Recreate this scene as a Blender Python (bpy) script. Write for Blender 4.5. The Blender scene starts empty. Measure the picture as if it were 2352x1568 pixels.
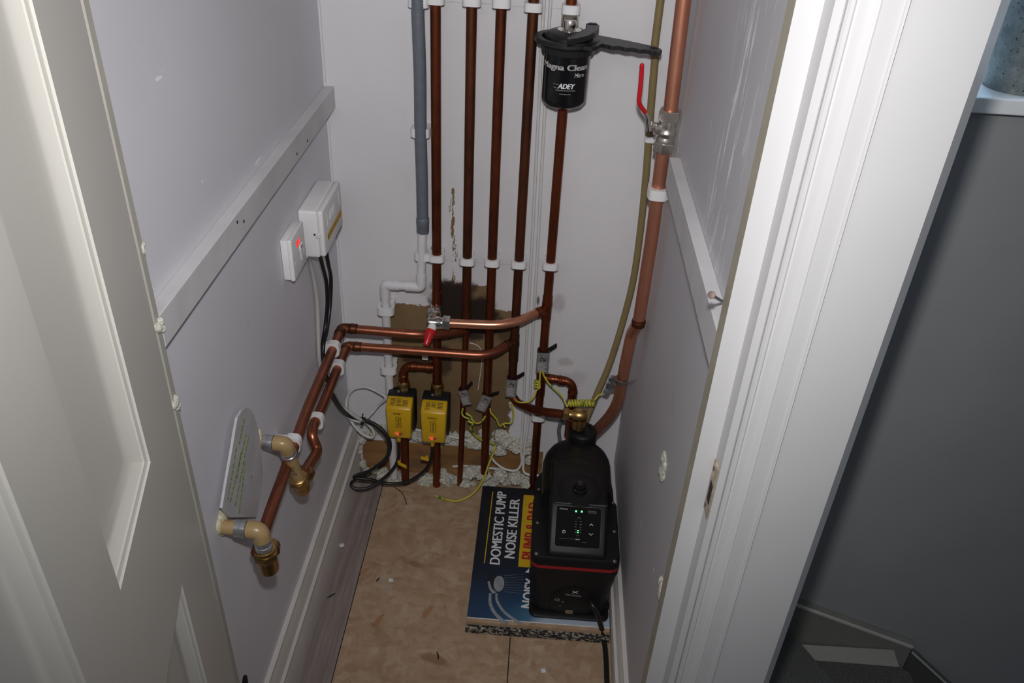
import bpy, bmesh, math, random
import numpy as np
from mathutils import Vector, Matrix, Quaternion, noise as mnoise

random.seed(7)
sc = bpy.context.scene
COL = sc.collection
PI = math.pi

# ------------------------------------------------------------------ camera
YAW, PITCH, ROLL, FPX = math.radians(-1.3956), math.radians(33.7714), math.radians(3.1294), 1937.1
CAM = np.array([0.47921, -1.8, 1.68646])
W = 0.740                                   # inner width of the cupboard


def _rot():
    B = np.array([[1, 0, 0], [0, 0, -1], [0, 1, 0]], float)
    c, s = math.cos(YAW), math.sin(YAW); Ry = np.array([[c, -s, 0], [s, c, 0], [0, 0, 1]])
    c, s = math.cos(PITCH), math.sin(PITCH); Rx = np.array([[1, 0, 0], [0, c, -s], [0, s, c]])
    c, s = math.cos(ROLL), math.sin(ROLL); Rz = np.array([[c, -s, 0], [s, c, 0], [0, 0, 1]])
    return Rz @ Rx @ B @ Ry


MR = _rot()
cam = bpy.data.cameras.new('camera'); camo = bpy.data.objects.new('camera', cam); COL.objects.link(camo)
cam.sensor_width = 36; cam.lens = FPX / 2352 * 36; cam.clip_start = 0.02
mw = Matrix.Identity(4)
for i in range(3):
    mw[i][0] = MR[0][i]; mw[i][1] = -MR[1][i]; mw[i][2] = -MR[2][i]; mw[i][3] = CAM[i]
camo.matrix_world = mw
sc.camera = camo


def hit(px, py, ax, val):                    # where the sight line of a photo point meets an axis plane
    d = MR.T @ np.array([(px - 1176) / FPX, (py - 784) / FPX, 1.0])
    p = CAM + d * ((val - CAM[ax]) / d[ax])
    return Vector(p)


def Bk(px, py, o=0.0): return hit(px, py, 1, -o)      # plane parallel to the back wall
def Lf(px, py, o=0.0): return hit(px, py, 0, o)       # plane parallel to the left wall
def Rt(px, py, o=0.0): return hit(px, py, 0, W - o)   # plane parallel to the right wall
def Fl(px, py, h=0.0): return hit(px, py, 2, h)       # plane parallel to the floor
def V(*a): return Vector(a)


# ------------------------------------------------------------------ materials
class NT:
    def __init__(s, name):
        s.m = bpy.data.materials.new(name); s.m.use_nodes = True
        s.t = s.m.node_tree; s.b = s.t.nodes['Principled BSDF']
        s.tc = s.t.nodes.new('ShaderNodeTexCoord')
        s.P = s.tc.outputs['Object']

    def n(s, typ, **kw):
        nd = s.t.nodes.new('ShaderNode' + typ)
        for k, v in kw.items(): setattr(nd, k, v)
        return nd

    def link(s, a, b): s.t.links.new(a, b)

    def setin(s, sock, v):
        if isinstance(v, bpy.types.NodeSocket): s.link(v, sock)
        else: sock.default_value = v

    def math(s, op, a, b=0.0, c=None):
        nd = s.n('Math', operation=op)
        s.setin(nd.inputs[0], a); s.setin(nd.inputs[1], b)
        if c is not None: s.setin(nd.inputs[2], c)
        return nd.outputs[0]

    def xyz(s):
        nd = s.n('SeparateXYZ'); s.link(s.P, nd.inputs[0]); return nd.outputs

    def mapping(s, scale=(1, 1, 1), rot=(0, 0, 0), loc=(0, 0, 0), vec=None):
        nd = s.n('Mapping'); s.link(vec or s.P, nd.inputs['Vector'])
        nd.inputs['Scale'].default_value = scale; nd.inputs['Rotation'].default_value = rot; nd.inputs['Location'].default_value = loc
        return nd.outputs[0]

    def noise(s, scale, detail=3.0, rough=0.5, vec=None, dist=0.0):
        nd = s.n('TexNoise'); s.link(vec or s.P, nd.inputs['Vector'])
        nd.inputs['Scale'].default_value = scale; nd.inputs['Detail'].default_value = detail
        nd.inputs['Roughness'].default_value = rough; nd.inputs['Distortion'].default_value = dist
        return nd.outputs[0]

    def voronoi(s, scale, vec=None, feature='F1'):
        nd = s.n('TexVoronoi', feature=feature); s.link(vec or s.P, nd.inputs['Vector']); nd.inputs['Scale'].default_value = scale
        return nd

    def ramp(s, fac, stops):
        nd = s.n('ValToRGB'); s.setin(nd.inputs[0], fac)
        e = nd.color_ramp.elements
        while len(e) < len(stops): e.new(0.5)
        for el, (p, c) in zip(e, stops):
            el.position = p; el.color = (*c, 1) if len(c) == 3 else c
        return nd.outputs[0]

    def step(s, v, lo, hi):                   # 0 below lo, 1 above hi
        nd = s.n('MapRange', interpolation_type='SMOOTHSTEP')
        s.setin(nd.inputs['Value'], v); nd.inputs['From Min'].default_value = lo; nd.inputs['From Max'].default_value = hi
        return nd.outputs[0]

    def mix(s, fac, a, b, blend='MIX'):
        nd = s.n('Mix', data_type='RGBA', blend_type=blend)
        s.setin(nd.inputs[0], fac)
        for so, v in ((nd.inputs[6], a), (nd.inputs[7], b)):
            s.setin(so, v if isinstance(v, bpy.types.NodeSocket) else (*v, 1))
        return nd.outputs[2]

    def bump(s, h, strength=0.2, dist=0.002):
        nd = s.n('Bump'); nd.inputs['Strength'].default_value = strength; nd.inputs['Distance'].default_value = dist
        s.setin(nd.inputs['Height'], h); s.link(nd.outputs[0], s.b.inputs['Normal'])

    def fin(s, col=None, rough=0.5, metal=0.0, **kw):
        if col is not None: s.setin(s.b.inputs['Base Color'], col if isinstance(col, bpy.types.NodeSocket) else (*col, 1))
        s.setin(s.b.inputs['Roughness'], rough); s.setin(s.b.inputs['Metallic'], metal)
        for k, v in kw.items(): s.setin(s.b.inputs[k.replace('_', ' ')], v)
        return s.m


def simple(name, col, rough=0.5, metal=0.0, var=0.12, scale=40, bump=0.0, **kw):
    t = NT(name)
    f = t.noise(scale, 3)
    dark = tuple(c * (1 - var) for c in col); lite = tuple(min(1, c * (1 + var)) for c in col)
    if bump: t.bump(t.noise(scale * 4, 3), bump, 0.001)
    return t.fin(t.ramp(f, [(0.3, dark), (0.7, lite)]), rough, metal, **kw)


def wall_mat(name, base, seed=0.0, extra=None):
    t = NT(name)
    v = t.mapping(loc=(seed, seed * 2, seed))
    c = t.ramp(t.noise(2.2, 4, 0.6, v), [(0.3, tuple(b * 0.93 for b in base)), (0.7, tuple(b * 1.03 for b in base))])
    sm = t.step(t.noise(9, 5, 0.7, v), 0.66, 0.78)
    c = t.mix(t.math('MULTIPLY', sm, 0.22), c, (0.34, 0.32, 0.32))
    sp = t.step(t.noise(120, 1, 0.4, t.mapping(scale=(1, 1, 0.5), loc=(seed, 0, 0))), 0.80, 0.84)
    c = t.mix(t.math('MULTIPLY', sp, 0.5), c, (0.2, 0.19, 0.19))
    if extra: c = extra(t, c)
    t.bump(t.math('ADD', t.noise(260, 3, 0.6), t.math('MULTIPLY', t.noise(30, 2), 2.0)), 0.03, 0.002)
    return t.fin(c, 0.55)


def back_extra(t, c):
    X, Y, Z = t.xyz()
    nz = t.math('SUBTRACT', t.noise(34, 5, 0.7), 0.5)
    nf = t.math('SUBTRACT', t.noise(14, 4, 0.7), 0.5)
    nv = t.math('SUBTRACT', t.noise(60, 4, 0.7, t.mapping(scale=(1, 1, 0.25))), 0.5)

    def box(cx, cz, hw, hh):
        return t.math('MAXIMUM', t.math('SUBTRACT', t.math('ABSOLUTE', t.math('SUBTRACT', X, cx)), hw),
                      t.math('SUBTRACT', t.math('ABSOLUTE', t.math('SUBTRACT', Z, cz)), hh))

    def spot(px, py, sx, sz):
        p = Bk(px, py)
        a = t.math('DIVIDE', t.math('SUBTRACT', X, p.x), sx); b = t.math('DIVIDE', t.math('SUBTRACT', Z, p.z), sz)
        return t.math('SQRT', t.math('ADD', t.math('MULTIPLY', a, a), t.math('MULTIPLY', b, b)))
    a, b = Bk(893, 695), Bk(1168, 1010)
    d1 = box((a.x + b.x) / 2, (a.z + b.z) / 2, (b.x - a.x) / 2, (a.z - b.z) / 2)
    a, b = Bk(1012, 648), Bk(1128, 760)
    d2 = box((a.x + b.x) / 2, (a.z + b.z) / 2, (b.x - a.x) / 2, (a.z - b.z) / 2)
    d = t.math('MINIMUM', d1, d2)
    d = t.math('ADD', d, t.math('MULTIPLY', nz, 0.03))
    d = t.math('ADD', d, t.math('MULTIPLY', nf, 0.025))
    m = t.step(d, 0.001, -0.001)
    a, b = Bk(1030, 430), Bk(1050, 660)
    ds = box((a.x + b.x) / 2, (a.z + b.z) / 2, 0.006, (a.z - b.z) / 2)
    ds = t.math('ADD', ds, t.math('MULTIPLY', nv, 0.07))
    ds = t.math('ADD', ds, 0.004)
    m2 = t.step(ds, 0.001, -0.001)
    brown = t.ramp(t.noise(6, 5, 0.65), [(0.3, (0.155, 0.098, 0.046)), (0.7, (0.245, 0.162, 0.082))])
    c = t.mix(t.math('MAXIMUM', m, m2), c, brown)
    # soot and scorching from soldering, kept on the board itself
    for px, py, sx, sz, amt, edge in ((1040, 690, .060, .060, 1, .5), (1060, 735, .078, .055, 1, .5), (1095, 728, .066, .056, 1, .5), (1118, 702, .030, .040, 1, .7), (1003, 660, .02, .03, .5, .6), (1022, 662, .03, .03, .8, .7),
                                      (960, 825, .050, .030, .8, .6), (1015, 830, .03, .05, .7, .5), (1298, 832, .022, .014, .32, .6), (1282, 697, .018, .030, .35, .8), (1090, 770, .03, .02, .9, .6),
                                      (1160, 765, .026, .035, .6, .7), (1236, 690, .005, .018, .8, .6), (1310, 870, .05, .03, .2, .5), (975, 668, .02, .02, .3, .8), (1085, 660, .02, .02, .7, .8)):
        e = t.math('ADD', spot(px, py, sx, sz), t.math('MULTIPLY', nf, 1.8))
        k = t.math('MULTIPLY', t.step(e, 1.15, 1.15 - edge), amt)
        c = t.mix(k, c, (0.020, 0.011, 0.008) if amt > .4 else (0.20, 0.12, 0.08))
    for py in (603, 8):                      # hairline crack along the rows of clips
        ck = t.math('ABSOLUTE', t.math('SUBTRACT', t.math('ADD', Z, t.math('MULTIPLY', nf, 0.022)), Bk(1100, py).z))
        c = t.mix(t.math('MULTIPLY', t.step(ck, .0011, .0004), t.math('MULTIPLY', t.math('MULTIPLY', t.step(X, .22, .26), t.step(X, .56, .50)), .35)), c, (0.22, 0.2, 0.2))
    return c


def right_extra(t, c):
    X, Y, Z = t.xyz()
    st = t.noise(60, 4, 0.7, t.mapping(scale=(1, 1.0, 0.12)))
    mask = t.math('MULTIPLY', t.step(t.math('ABSOLUTE', t.math('SUBTRACT', Y, -0.66)), 0.13, 0.04), t.step(Z, 1.05, 1.2))
    k = t.math('MULTIPLY', t.step(st, 0.53, 0.62), mask)
    c = t.mix(k, c, (0.86, 0.86, 0.88))
    k2 = t.step(t.noise(70, 2, 0.5, t.mapping(scale=(1, 1, 0.2), loc=(3, 3, 3))), 0.735, 0.76)
    return t.mix(k2, c, (0.85, 0.85, 0.88))


def left_extra(t, c):
    k = t.step(t.noise(50, 2, 0.5, t.mapping(scale=(1, 0.3, 1), rot=(0.7, 0, 0), loc=(3, 3, 3))), 0.74, 0.77)
    return t.mix(k, c, (0.85, 0.85, 0.88))


M = {}
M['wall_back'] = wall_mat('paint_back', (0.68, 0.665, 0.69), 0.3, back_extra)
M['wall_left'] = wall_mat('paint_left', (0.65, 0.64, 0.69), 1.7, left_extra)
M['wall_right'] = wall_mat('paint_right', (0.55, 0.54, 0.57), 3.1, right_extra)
M['ceiling'] = simple('ceiling_paint', (0.7, 0.7, 0.7), 0.7, scale=4)
M['batten'] = simple('batten_paint', (0.56, 0.55, 0.565), 0.5, var=0.07, scale=14, bump=0.25)
M['skirting'] = simple('skirting_paint', (0.60, 0.57, 0.55), 0.4, var=0.05, scale=10)
M['frame'] = simple('frame_gloss', (0.53, 0.526, 0.534), 0.36, var=0.02, scale=6, bump=0.03)
M['frame_left'] = simple('frame_left', (0.36, 0.345, 0.31), 0.45, var=0.05, scale=14)
M['frame_shaded'] = simple('frame_shaded_khaki', (0.36, 0.33, 0.26), 0.6, var=0.1, scale=20)  # lining's inner side face: its shade is put into this darker khaki
M['door'] = simple('door_paint', (0.53, 0.515, 0.475), 0.38, var=0.02, scale=6, bump=0.05)
M['stair_wall'] = simple('stair_wall_grey', (0.29, 0.297, 0.30), 0.6, var=0.04, scale=5, bump=0.05)
M['white_trim'] = simple('white_trim', (0.5, 0.49, 0.46), 0.4, var=0.04, scale=10)
M['sill'] = simple('sill_white', (0.8, 0.82, 0.82), 0.3, var=0.03, scale=10)
M['white_plastic'] = simple('white_plastic', (0.74, 0.73, 0.74), 0.35, var=0.03, scale=30)
M['pvc'] = simple('white_pvc', (0.66, 0.65, 0.67), 0.33, var=0.03, scale=30)
M['hose'] = simple('grey_hose', (0.125, 0.14, 0.165), 0.45, var=0.08, scale=60)
M['black'] = simple('black_plastic', (0.010, 0.010, 0.011), 0.38, var=0.2, scale=90, bump=0.03)
M['pump_black'] = simple('pump_black', (0.0062, 0.0062, 0.0068), 0.46, var=0.15, scale=90, bump=0.02, Specular_IOR_Level=0.3)
M['black_gloss'] = simple('black_gloss', (0.006, 0.006, 0.007), 0.12, var=0.1, scale=30)
M['black_satin'] = simple('black_satin', (0.004, 0.004, 0.0045), 0.6, var=0.1, scale=30, Specular_IOR_Level=0.06)
M['black_spanner'] = simple('black_nylon', (0.012, 0.013, 0.014), 0.42, var=0.15, scale=90, bump=0.05)
M['black_cable'] = simple('black_cable', (0.008, 0.008, 0.009), 0.4, var=0.1)
M['white_cable'] = simple('white_cable', (0.62, 0.61, 0.60), 0.4, var=0.05)
M['grey_cable'] = simple('grey_cable', (0.42, 0.41, 0.40), 0.45, var=0.05)
M['chrome'] = simple('chrome', (0.72, 0.70, 0.66), 0.16, 1.0, var=0.06, scale=60)
M['nickel'] = simple('nickel', (0.62, 0.58, 0.52), 0.3, 1.0, var=0.08, scale=60, bump=0.05)
M['steel'] = simple('steel', (0.45, 0.45, 0.45), 0.3, 1.0, var=0.1, scale=60)
M['brass'] = simple('brass', (0.46, 0.29, 0.11), 0.33, 1.0, var=0.18, scale=50, bump=0.05)
M['alu'] = simple('crimp_aluminium', (0.55, 0.56, 0.58), 0.3, 0.85, var=0.12, scale=60)
M['beige'] = simple('beige_plastic', (0.36, 0.245, 0.115), 0.33, var=0.06, scale=30)
M['olive'] = simple('tan_barrier_pipe', (0.22, 0.165, 0.075), 0.4, var=0.06, scale=30)
M['red'] = simple('red_sleeve', (0.50, 0.008, 0.014), 0.28, var=0.08, scale=40)
M['red_line'] = simple('red_line', (0.28, 0.008, 0.012), 0.35, var=0.05)
M['yellow'] = simple('yellow_plastic', (0.60, 0.36, 0.010), 0.33, var=0.05, scale=30)
M['ink'] = simple('black_ink', (0.025, 0.02, 0.012), 0.5, var=0.1)
M['ink_soft'] = simple('faded_ink', (0.20, 0.125, 0.015), 0.5, var=0.1)
M['white_ink'] = simple('white_ink', (0.72, 0.72, 0.74), 0.45, var=0.03)
M['silver_ink'] = simple('silver_ink', (0.42, 0.41, 0.40), 0.4, var=0.1)
M['dim_ink'] = simple('dim_ink', (0.10, 0.10, 0.105), 0.45, var=0.05)
M['red_ink'] = simple('red_ink', (0.42, 0.02, 0.018), 0.5, var=0.05)
M['yellow_ink'] = simple('yellow_ink', (0.62, 0.38, 0.012), 0.5, var=0.05)
M['green_ink'] = simple('green_pen', (0.22, 0.34, 0.03), 0.6, var=0.15)
M['plate_clear'] = simple('clear_tag', (0.20, 0.195, 0.20), 0.15, 0.2, var=0.25, scale=70)
M['plaster'] = simple('plasterboard_paper', (0.46, 0.45, 0.47), 0.6, var=0.08, scale=20)
M['dark_hole'] = simple('dark_hole', (0.012, 0.010, 0.009), 0.9)
M['screw'] = simple('screw_brown', (0.10, 0.055, 0.045), 0.5, 0.2, var=0.2)


def emis(name, col, st):
    t = NT(name)
    return t.fin((col[0] * .4, col[1] * .4, col[2] * .4), 0.3, 0, Emission_Color=(*col, 1), Emission_Strength=st)


M['neon'] = emis('neon_red', (1.0, 0.03, 0.02), 0.75)
M['led_green'] = emis('led_green', (0.05, 1.0, 0.25), 1.6)
M['led_red'] = emis('led_red', (1.0, 0.12, 0.06), 0.55)
M['led_off'] = simple('lens_off', (0.33, 0.10, 0.06), 0.2)


def copper(name, dark, lite, rough):
    t = NT(name)
    f = t.noise(11, 5, 0.65, t.mapping(scale=(1, 1, 0.55)))
    g = t.noise(90, 3, 0.6, t.mapping(scale=(1, 1, 0.3)))
    c = t.ramp(t.math('ADD', t.math('MULTIPLY', f, 0.75), t.math('MULTIPLY', g, 0.25)), [(0.32, dark), (0.68, lite)])
    t.bump(g, 0.04, 0.001)
    return t.fin(c, t.ramp(f, [(0.3, (rough + .12,) * 3), (0.7, (rough,) * 3)]), 0.88)


M['copper_old'] = copper('copper_oxidised', (0.085, 0.025, 0.013), (0.27, 0.072, 0.027), 0.34)
M['copper_dark'] = copper('copper_tarnished', (0.062, 0.026, 0.016), (0.20, 0.066, 0.030), 0.40)
M['copper_mid'] = copper('copper_used', (0.21, 0.068, 0.038), (0.42, 0.15, 0.085), 0.30)
M['copper_new'] = copper('copper_bright', (0.60, 0.26, 0.16), (0.80, 0.38, 0.25), 0.26)
M['copper_big'] = copper('copper_large', (0.50, 0.20, 0.12), (0.74, 0.34, 0.225), 0.36)


def m_foam():
    t = NT('expanding_foam')
    n1 = t.noise(120, 6, 0.75)
    c = t.ramp(n1, [(0.25, (0.36, 0.34, 0.26)), (0.45, (0.62, 0.61, 0.52)), (0.7, (0.80, 0.79, 0.71))])
    t.bump(t.math('ADD', t.noise(230, 5, 0.8), t.math('MULTIPLY', t.voronoi(160).outputs['Distance'], 1.2)), 0.9, 0.003)
    return t.fin(c, 0.75)


def m_foam_yellow():
    t = NT('cream_foam')
    c = t.ramp(t.noise(60, 5, 0.7), [(0.3, (0.42, 0.36, 0.20)), (0.65, (0.70, 0.66, 0.50))])
    t.bump(t.noise(90, 4, 0.7), 0.5, 0.003)
    return t.fin(c, 0.6)


def m_osb():
    t = NT('osb_board')
    # long flakes at several angles over a mottled ground, with fine dark fibres on top
    def warp(scale, amt, src):
        nz = t.n('TexNoise'); nz.inputs['Scale'].default_value = scale; nz.inputs['Detail'].default_value = 5; t.link(t.P, nz.inputs['Vector'])
        ad = t.n('VectorMath', operation='MULTIPLY_ADD'); t.link(nz.outputs['Color'], ad.inputs[0]); ad.inputs[1].default_value = (amt, amt, 0); t.link(src, ad.inputs[2])
        return ad.outputs[0]
    P2 = warp(150, 0.006, warp(35, 0.014, t.P))
    c = t.ramp(t.noise(14, 6, 0.72), [(0.3, (0.30, 0.19, 0.108)), (0.5, (0.40, 0.27, 0.165)), (0.7, (0.47, 0.335, 0.215))])
    for i, (ang, sc_, k) in enumerate(((0.15, 45, .34), (1.25, 58, .34), (2.2, 40, .32), (0.75, 70, .30), (2.75, 52, .32), (1.65, 85, .30))):
        vec = t.mapping(scale=(1, 0.36, 1), loc=(i * 3.7, i * 1.3, 0), vec=t.mapping(rot=(0, 0, ang), vec=P2))
        vo = t.voronoi(sc_, vec); sp = t.n('SeparateColor'); t.link(vo.outputs['Color'], sp.inputs[0])
        tone = t.ramp(sp.outputs[1], [(0.0, (0.25, 0.135, 0.075)), (0.10, (0.33, 0.215, 0.13)), (0.45, (0.41, 0.285, 0.19)), (0.8, (0.48, 0.355, 0.25)), (1.0, (0.56, 0.43, 0.32))])
        c = t.mix(t.math('MULTIPLY', t.step(sp.outputs[0], 0.60, 0.64), k), c, tone)
    # a few darker reddish flakes
    vo = t.voronoi(26, t.mapping(scale=(1, 0.34, 1), loc=(5, 2, 0), vec=t.mapping(rot=(0, 0, 1.9), vec=P2)))
    sp = t.n('SeparateColor'); t.link(vo.outputs['Color'], sp.inputs[0])
    k = t.math('MULTIPLY', t.step(sp.outputs[0], 0.90, 0.91), t.step(vo.outputs['Distance'], 0.42, 0.25))
    c = t.mix(t.math('MULTIPLY', k, 0.6), c, (0.20, 0.088, 0.045))
    vo = t.voronoi(48, t.mapping(scale=(1, 0.30, 1), loc=(2, 9, 0), vec=t.mapping(rot=(0, 0, 0.5), vec=P2)))
    sp = t.n('SeparateColor'); t.link(vo.outputs['Color'], sp.inputs[0])
    k = t.math('MULTIPLY', t.step(sp.outputs[0], 0.955, 0.96), t.step(vo.outputs['Distance'], 0.42, 0.25))
    c = t.mix(t.math('MULTIPLY', k, 0.7), c, (0.34, 0.145, 0.06))
    for ang, sd, th in ((0.3, 0, .60), (1.25, 4, .62), (2.3, 8, .62), (1.8, 12, .64)):
        g = t.noise(150, 5, 0.75, t.mapping(scale=(1, 0.14, 1), loc=(sd, sd, 0), vec=t.mapping(rot=(0, 0, ang), vec=P2)))
        c = t.mix(t.math('MULTIPLY', t.step(g, th, th + .09), 0.55), c, (0.17, 0.095, 0.055))
    sp_ = t.step(t.noise(110, 3, 0.6, t.mapping(loc=(7, 7, 7))), 0.70, 0.73)
    c = t.mix(t.math('MULTIPLY', sp_, 0.75), c, (0.08, 0.055, 0.04))
    t.bump(g, 0.25, 0.001)
    return t.fin(c, 0.6)


def m_floorboard():
    t = NT('stained_floorboard')
    g = t.noise(40, 5, 0.65, t.mapping(scale=(1.6, 0.08, 1)))
    c = t.ramp(g, [(0.3, (0.174, 0.138, 0.127)), (0.55, (0.260, 0.211, 0.198)), (0.75, (0.350, 0.300, 0.283))])
    b = t.step(t.noise(16, 4, 0.6), 0.55, 0.75)
    c = t.mix(t.math('MULTIPLY', b, 0.4), c, (0.360, 0.300, 0.294))
    w = t.step(t.noise(75, 2, 0.5), 0.76, 0.80)
    c = t.mix(t.math('MULTIPLY', w, 0.8), c, (0.600, 0.579, 0.568))
    t.bump(g, 0.2, 0.001)
    return t.fin(c, 0.5)


def m_timber():
    t = NT('sole_plate_timber')
    g = t.noise(22, 5, 0.6, t.mapping(scale=(0.25, 1, 1)))
    c = t.ramp(g, [(0.3, (0.189, 0.086, 0.029)), (0.55, (0.312, 0.164, 0.061)), (0.75, (0.410, 0.246, 0.115))])
    d = t.step(t.noise(9, 4, 0.6), 0.52, 0.68)
    c = t.mix(t.math('MULTIPLY', d, 0.7), c, (0.164, 0.098, 0.057))
    return t.fin(c, 0.6)


def m_rubber():
    t = NT('rubber_crumb')
    a = t.voronoi(330, t.mapping(scale=(0.6, 1, 1))); sp = t.n('SeparateColor'); t.link(a.outputs['Color'], sp.inputs[0])
    f = t.math('ADD', t.math('MULTIPLY', sp.outputs[0], 0.6), t.math('MULTIPLY', t.noise(60, 3), 0.4))
    c = t.ramp(f, [(0.0, (0.010, 0.010, 0.012)), (0.56, (0.022, 0.022, 0.024)), (0.60, (0.20, 0.19, 0.13)), (0.72, (0.36, 0.31, 0.24)), (0.8, (0.42, 0.36, 0.30))])
    t.bump(sp.outputs[1], 0.8, 0.003)
    return t.fin(c, 0.75)


def m_earth():
    t = NT('green_yellow_wire')
    f = t.noise(45, 2, 0.5)
    c = t.ramp(f, [(0.60, (0.50, 0.46, 0.045)), (0.66, (0.03, 0.16, 0.03))])
    return t.fin(c, 0.4)


def m_carpet():
    t = NT('grey_carpet')
    g = t.noise(380, 3, 0.8)
    c = t.ramp(g, [(0.3, (0.05, 0.05, 0.05)), (0.55, (0.17, 0.167, 0.16)), (0.75, (0.42, 0.41, 0.40))])
    t.bump(g, 1.0, 0.006)
    return t.fin(c, 0.95)


def m_pot():
    t = NT('speckled_pot')
    s_ = t.step(t.noise(150, 3, 0.6), 0.62, 0.67)
    c = t.ramp(t.noise(40, 5, 0.7), [(0.3, (0.10, 0.115, 0.115)), (0.7, (0.23, 0.26, 0.25))])
    c = t.mix(s_, c, (0.015, 0.018, 0.02))
    t.bump(t.noise(140, 4, 0.7), 0.3, 0.002)
    return t.fin(c, 0.4)


def m_card():
    t = NT('printed_card')
    X, Y, Z = t.xyz()
    # printed background: navy, turning to a lighter blue picture towards the shower end
    f = t.math('ADD', t.math('MULTIPLY', t.step(Y, -0.27, -0.50), 0.6), t.math('MULTIPLY', t.step(X, 0.40, 0.70), t.math('MULTIPLY', t.step(Y, -0.34, -0.52), 0.75)))
    f = t.math('ADD', f, t.math('MULTIPLY', t.math('SUBTRACT', t.noise(12, 3), 0.5), 0.15))
    c = t.ramp(f, [(0.0, (0.008, 0.010, 0.017)), (0.35, (0.010, 0.020, 0.045)), (0.65, (0.015, 0.055, 0.12)), (0.88, (0.06, 0.16, 0.27)), (1.0, (0.40, 0.47, 0.55))])
    return t.fin(c, 0.42)


M['foam'] = m_foam(); M['foam_y'] = m_foam_yellow(); M['osb'] = m_osb(); M['board'] = m_floorboard(); M['timber'] = m_timber()
M['rubber'] = m_rubber(); M['earth'] = m_earth(); M['carpet'] = m_carpet(); M['pot'] = m_pot(); M['card'] = m_card()


# ------------------------------------------------------------------ mesh helpers (all add to a bmesh)
def nb(): return bmesh.new()


def orient(d):
    d = Vector(d).normalized()
    up = Vector((0, 0, 1)) if abs(d.z) < 0.95 else Vector((0, 1, 0))
    x = up.cross(d).normalized(); y = d.cross(x)
    return Matrix((x, y, d)).transposed()


def ring_verts(bm, c, rm, r, seg):
    return [bm.verts.new(Vector(c) + rm @ Vector((r * math.cos(2 * PI * i / seg), r * math.sin(2 * PI * i / seg), 0))) for i in range(seg)]


def bridge(bm, a, b):
    n = len(a)
    for i in range(n): bm.faces.new((a[i], a[(i + 1) % n], b[(i + 1) % n], b[i]))


def tube(bm, pts, r, seg=16, cap=True):
    pts = [Vector(p) for p in pts]
    n = len(pts); rad = r if isinstance(r, (list, tuple)) else [r] * n
    tan = []
    for i in range(n):
        a = pts[max(i - 1, 0)]; b = pts[min(i + 1, n - 1)]
        tan.append((b - a).normalized())
    rm = orient(tan[0]); prev = None; first = None
    for i in range(n):
        if i:
            q = tan[i - 1].rotation_difference(tan[i]); rm = q.to_matrix() @ rm
        rg = ring_verts(bm, pts[i], rm, rad[i], seg)
        if prev: bridge(bm, prev, rg)
        else: first = rg
        prev = rg
    if cap:
        bm.faces.new(list(reversed(first))); bm.faces.new(prev)
    return bm


def fillet(pts, rad, n=7):
    pts = [Vector(p) for p in pts]; out = [pts[0]]
    for i in range(1, len(pts) - 1):
        a, b, c = pts[i - 1], pts[i], pts[i + 1]
        rr = rad[i - 1] if isinstance(rad, (list, tuple)) else rad
        u = (a - b); v = (c - b); ll = min(rr, u.length * .49, v.length * .49)
        p0 = b + u.normalized() * ll; p1 = b + v.normalized() * ll
        for k in range(n + 1):
            s = k / n; out.append(p0.lerp(b, s).lerp(b.lerp(p1, s), s))
    out.append(pts[-1]); return out


def spline(pts, n=8):
    P = [Vector(p) for p in pts]; P = [P[0] * 2 - P[1]] + P + [P[-1] * 2 - P[-2]]; out = []
    for i in range(1, len(P) - 2):
        for k in range(n):
            t = k / n; a, b, c, d = P[i - 1:i + 3]
            out.append(0.5 * ((2 * b) + (c - a) * t + (2 * a - 5 * b + 4 * c - d) * t * t + (3 * b - a - 3 * c + d) * t ** 3))
    out.append(P[-2]); return out


def lathe(bm, org, d, prof, seg=24, cap=True):
    """prof: list of (radius, distance along d)."""
    rm = orient(d); d = Vector(d).normalized(); org = Vector(org); prev = first = None
    for r, h in prof:
        rg = ring_verts(bm, org + d * h, rm, max(r, 1e-5), seg)
        if prev: bridge(bm, prev, rg)
        else: first = rg
        prev = rg
    if cap:
        bm.faces.new(list(reversed(first))); bm.faces.new(prev)
    return bm


def box(bm, lo, hi, bev=0.0, seg=2, mat=None):
    lo, hi = Vector(lo), Vector(hi)
    g = bmesh.ops.create_cube(bm, size=1.0)
    vs = g['verts']
    bmesh.ops.scale(bm, vec=hi - lo, verts=vs); bmesh.ops.translate(bm, vec=(lo + hi) / 2, verts=vs)
    if mat is not None: bmesh.ops.transform(bm, matrix=mat, verts=vs)
    if bev > 0:
        es = list({e for v in vs for e in v.link_edges})
        bmesh.ops.bevel(bm, geom=es, offset=bev, segments=seg, affect='EDGES', profile=0.5)
    return bm


def prism(bm, poly, ext, bev=0.0, seg=2):
    """poly: 3-D points of a flat outline, ext: extrusion vector."""
    ext = Vector(ext)
    a = [bm.verts.new(Vector(p)) for p in poly]; b = [bm.verts.new(Vector(p) + ext) for p in poly]
    f0 = bm.faces.new(list(reversed(a))); f1 = bm.faces.new(b); n = len(a); fs = [f0, f1]
    for i in range(n): fs.append(bm.faces.new((a[i], a[(i + 1) % n], b[(i + 1) % n], b[i])))
    bmesh.ops.recalc_face_normals(bm, faces=fs)
    if bev > 0:
        es = list({e for f in (f0, f1) for e in f.edges})
        bmesh.ops.bevel(bm, geom=es, offset=bev, segments=seg, affect='EDGES', profile=0.5)
    return bm


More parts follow.
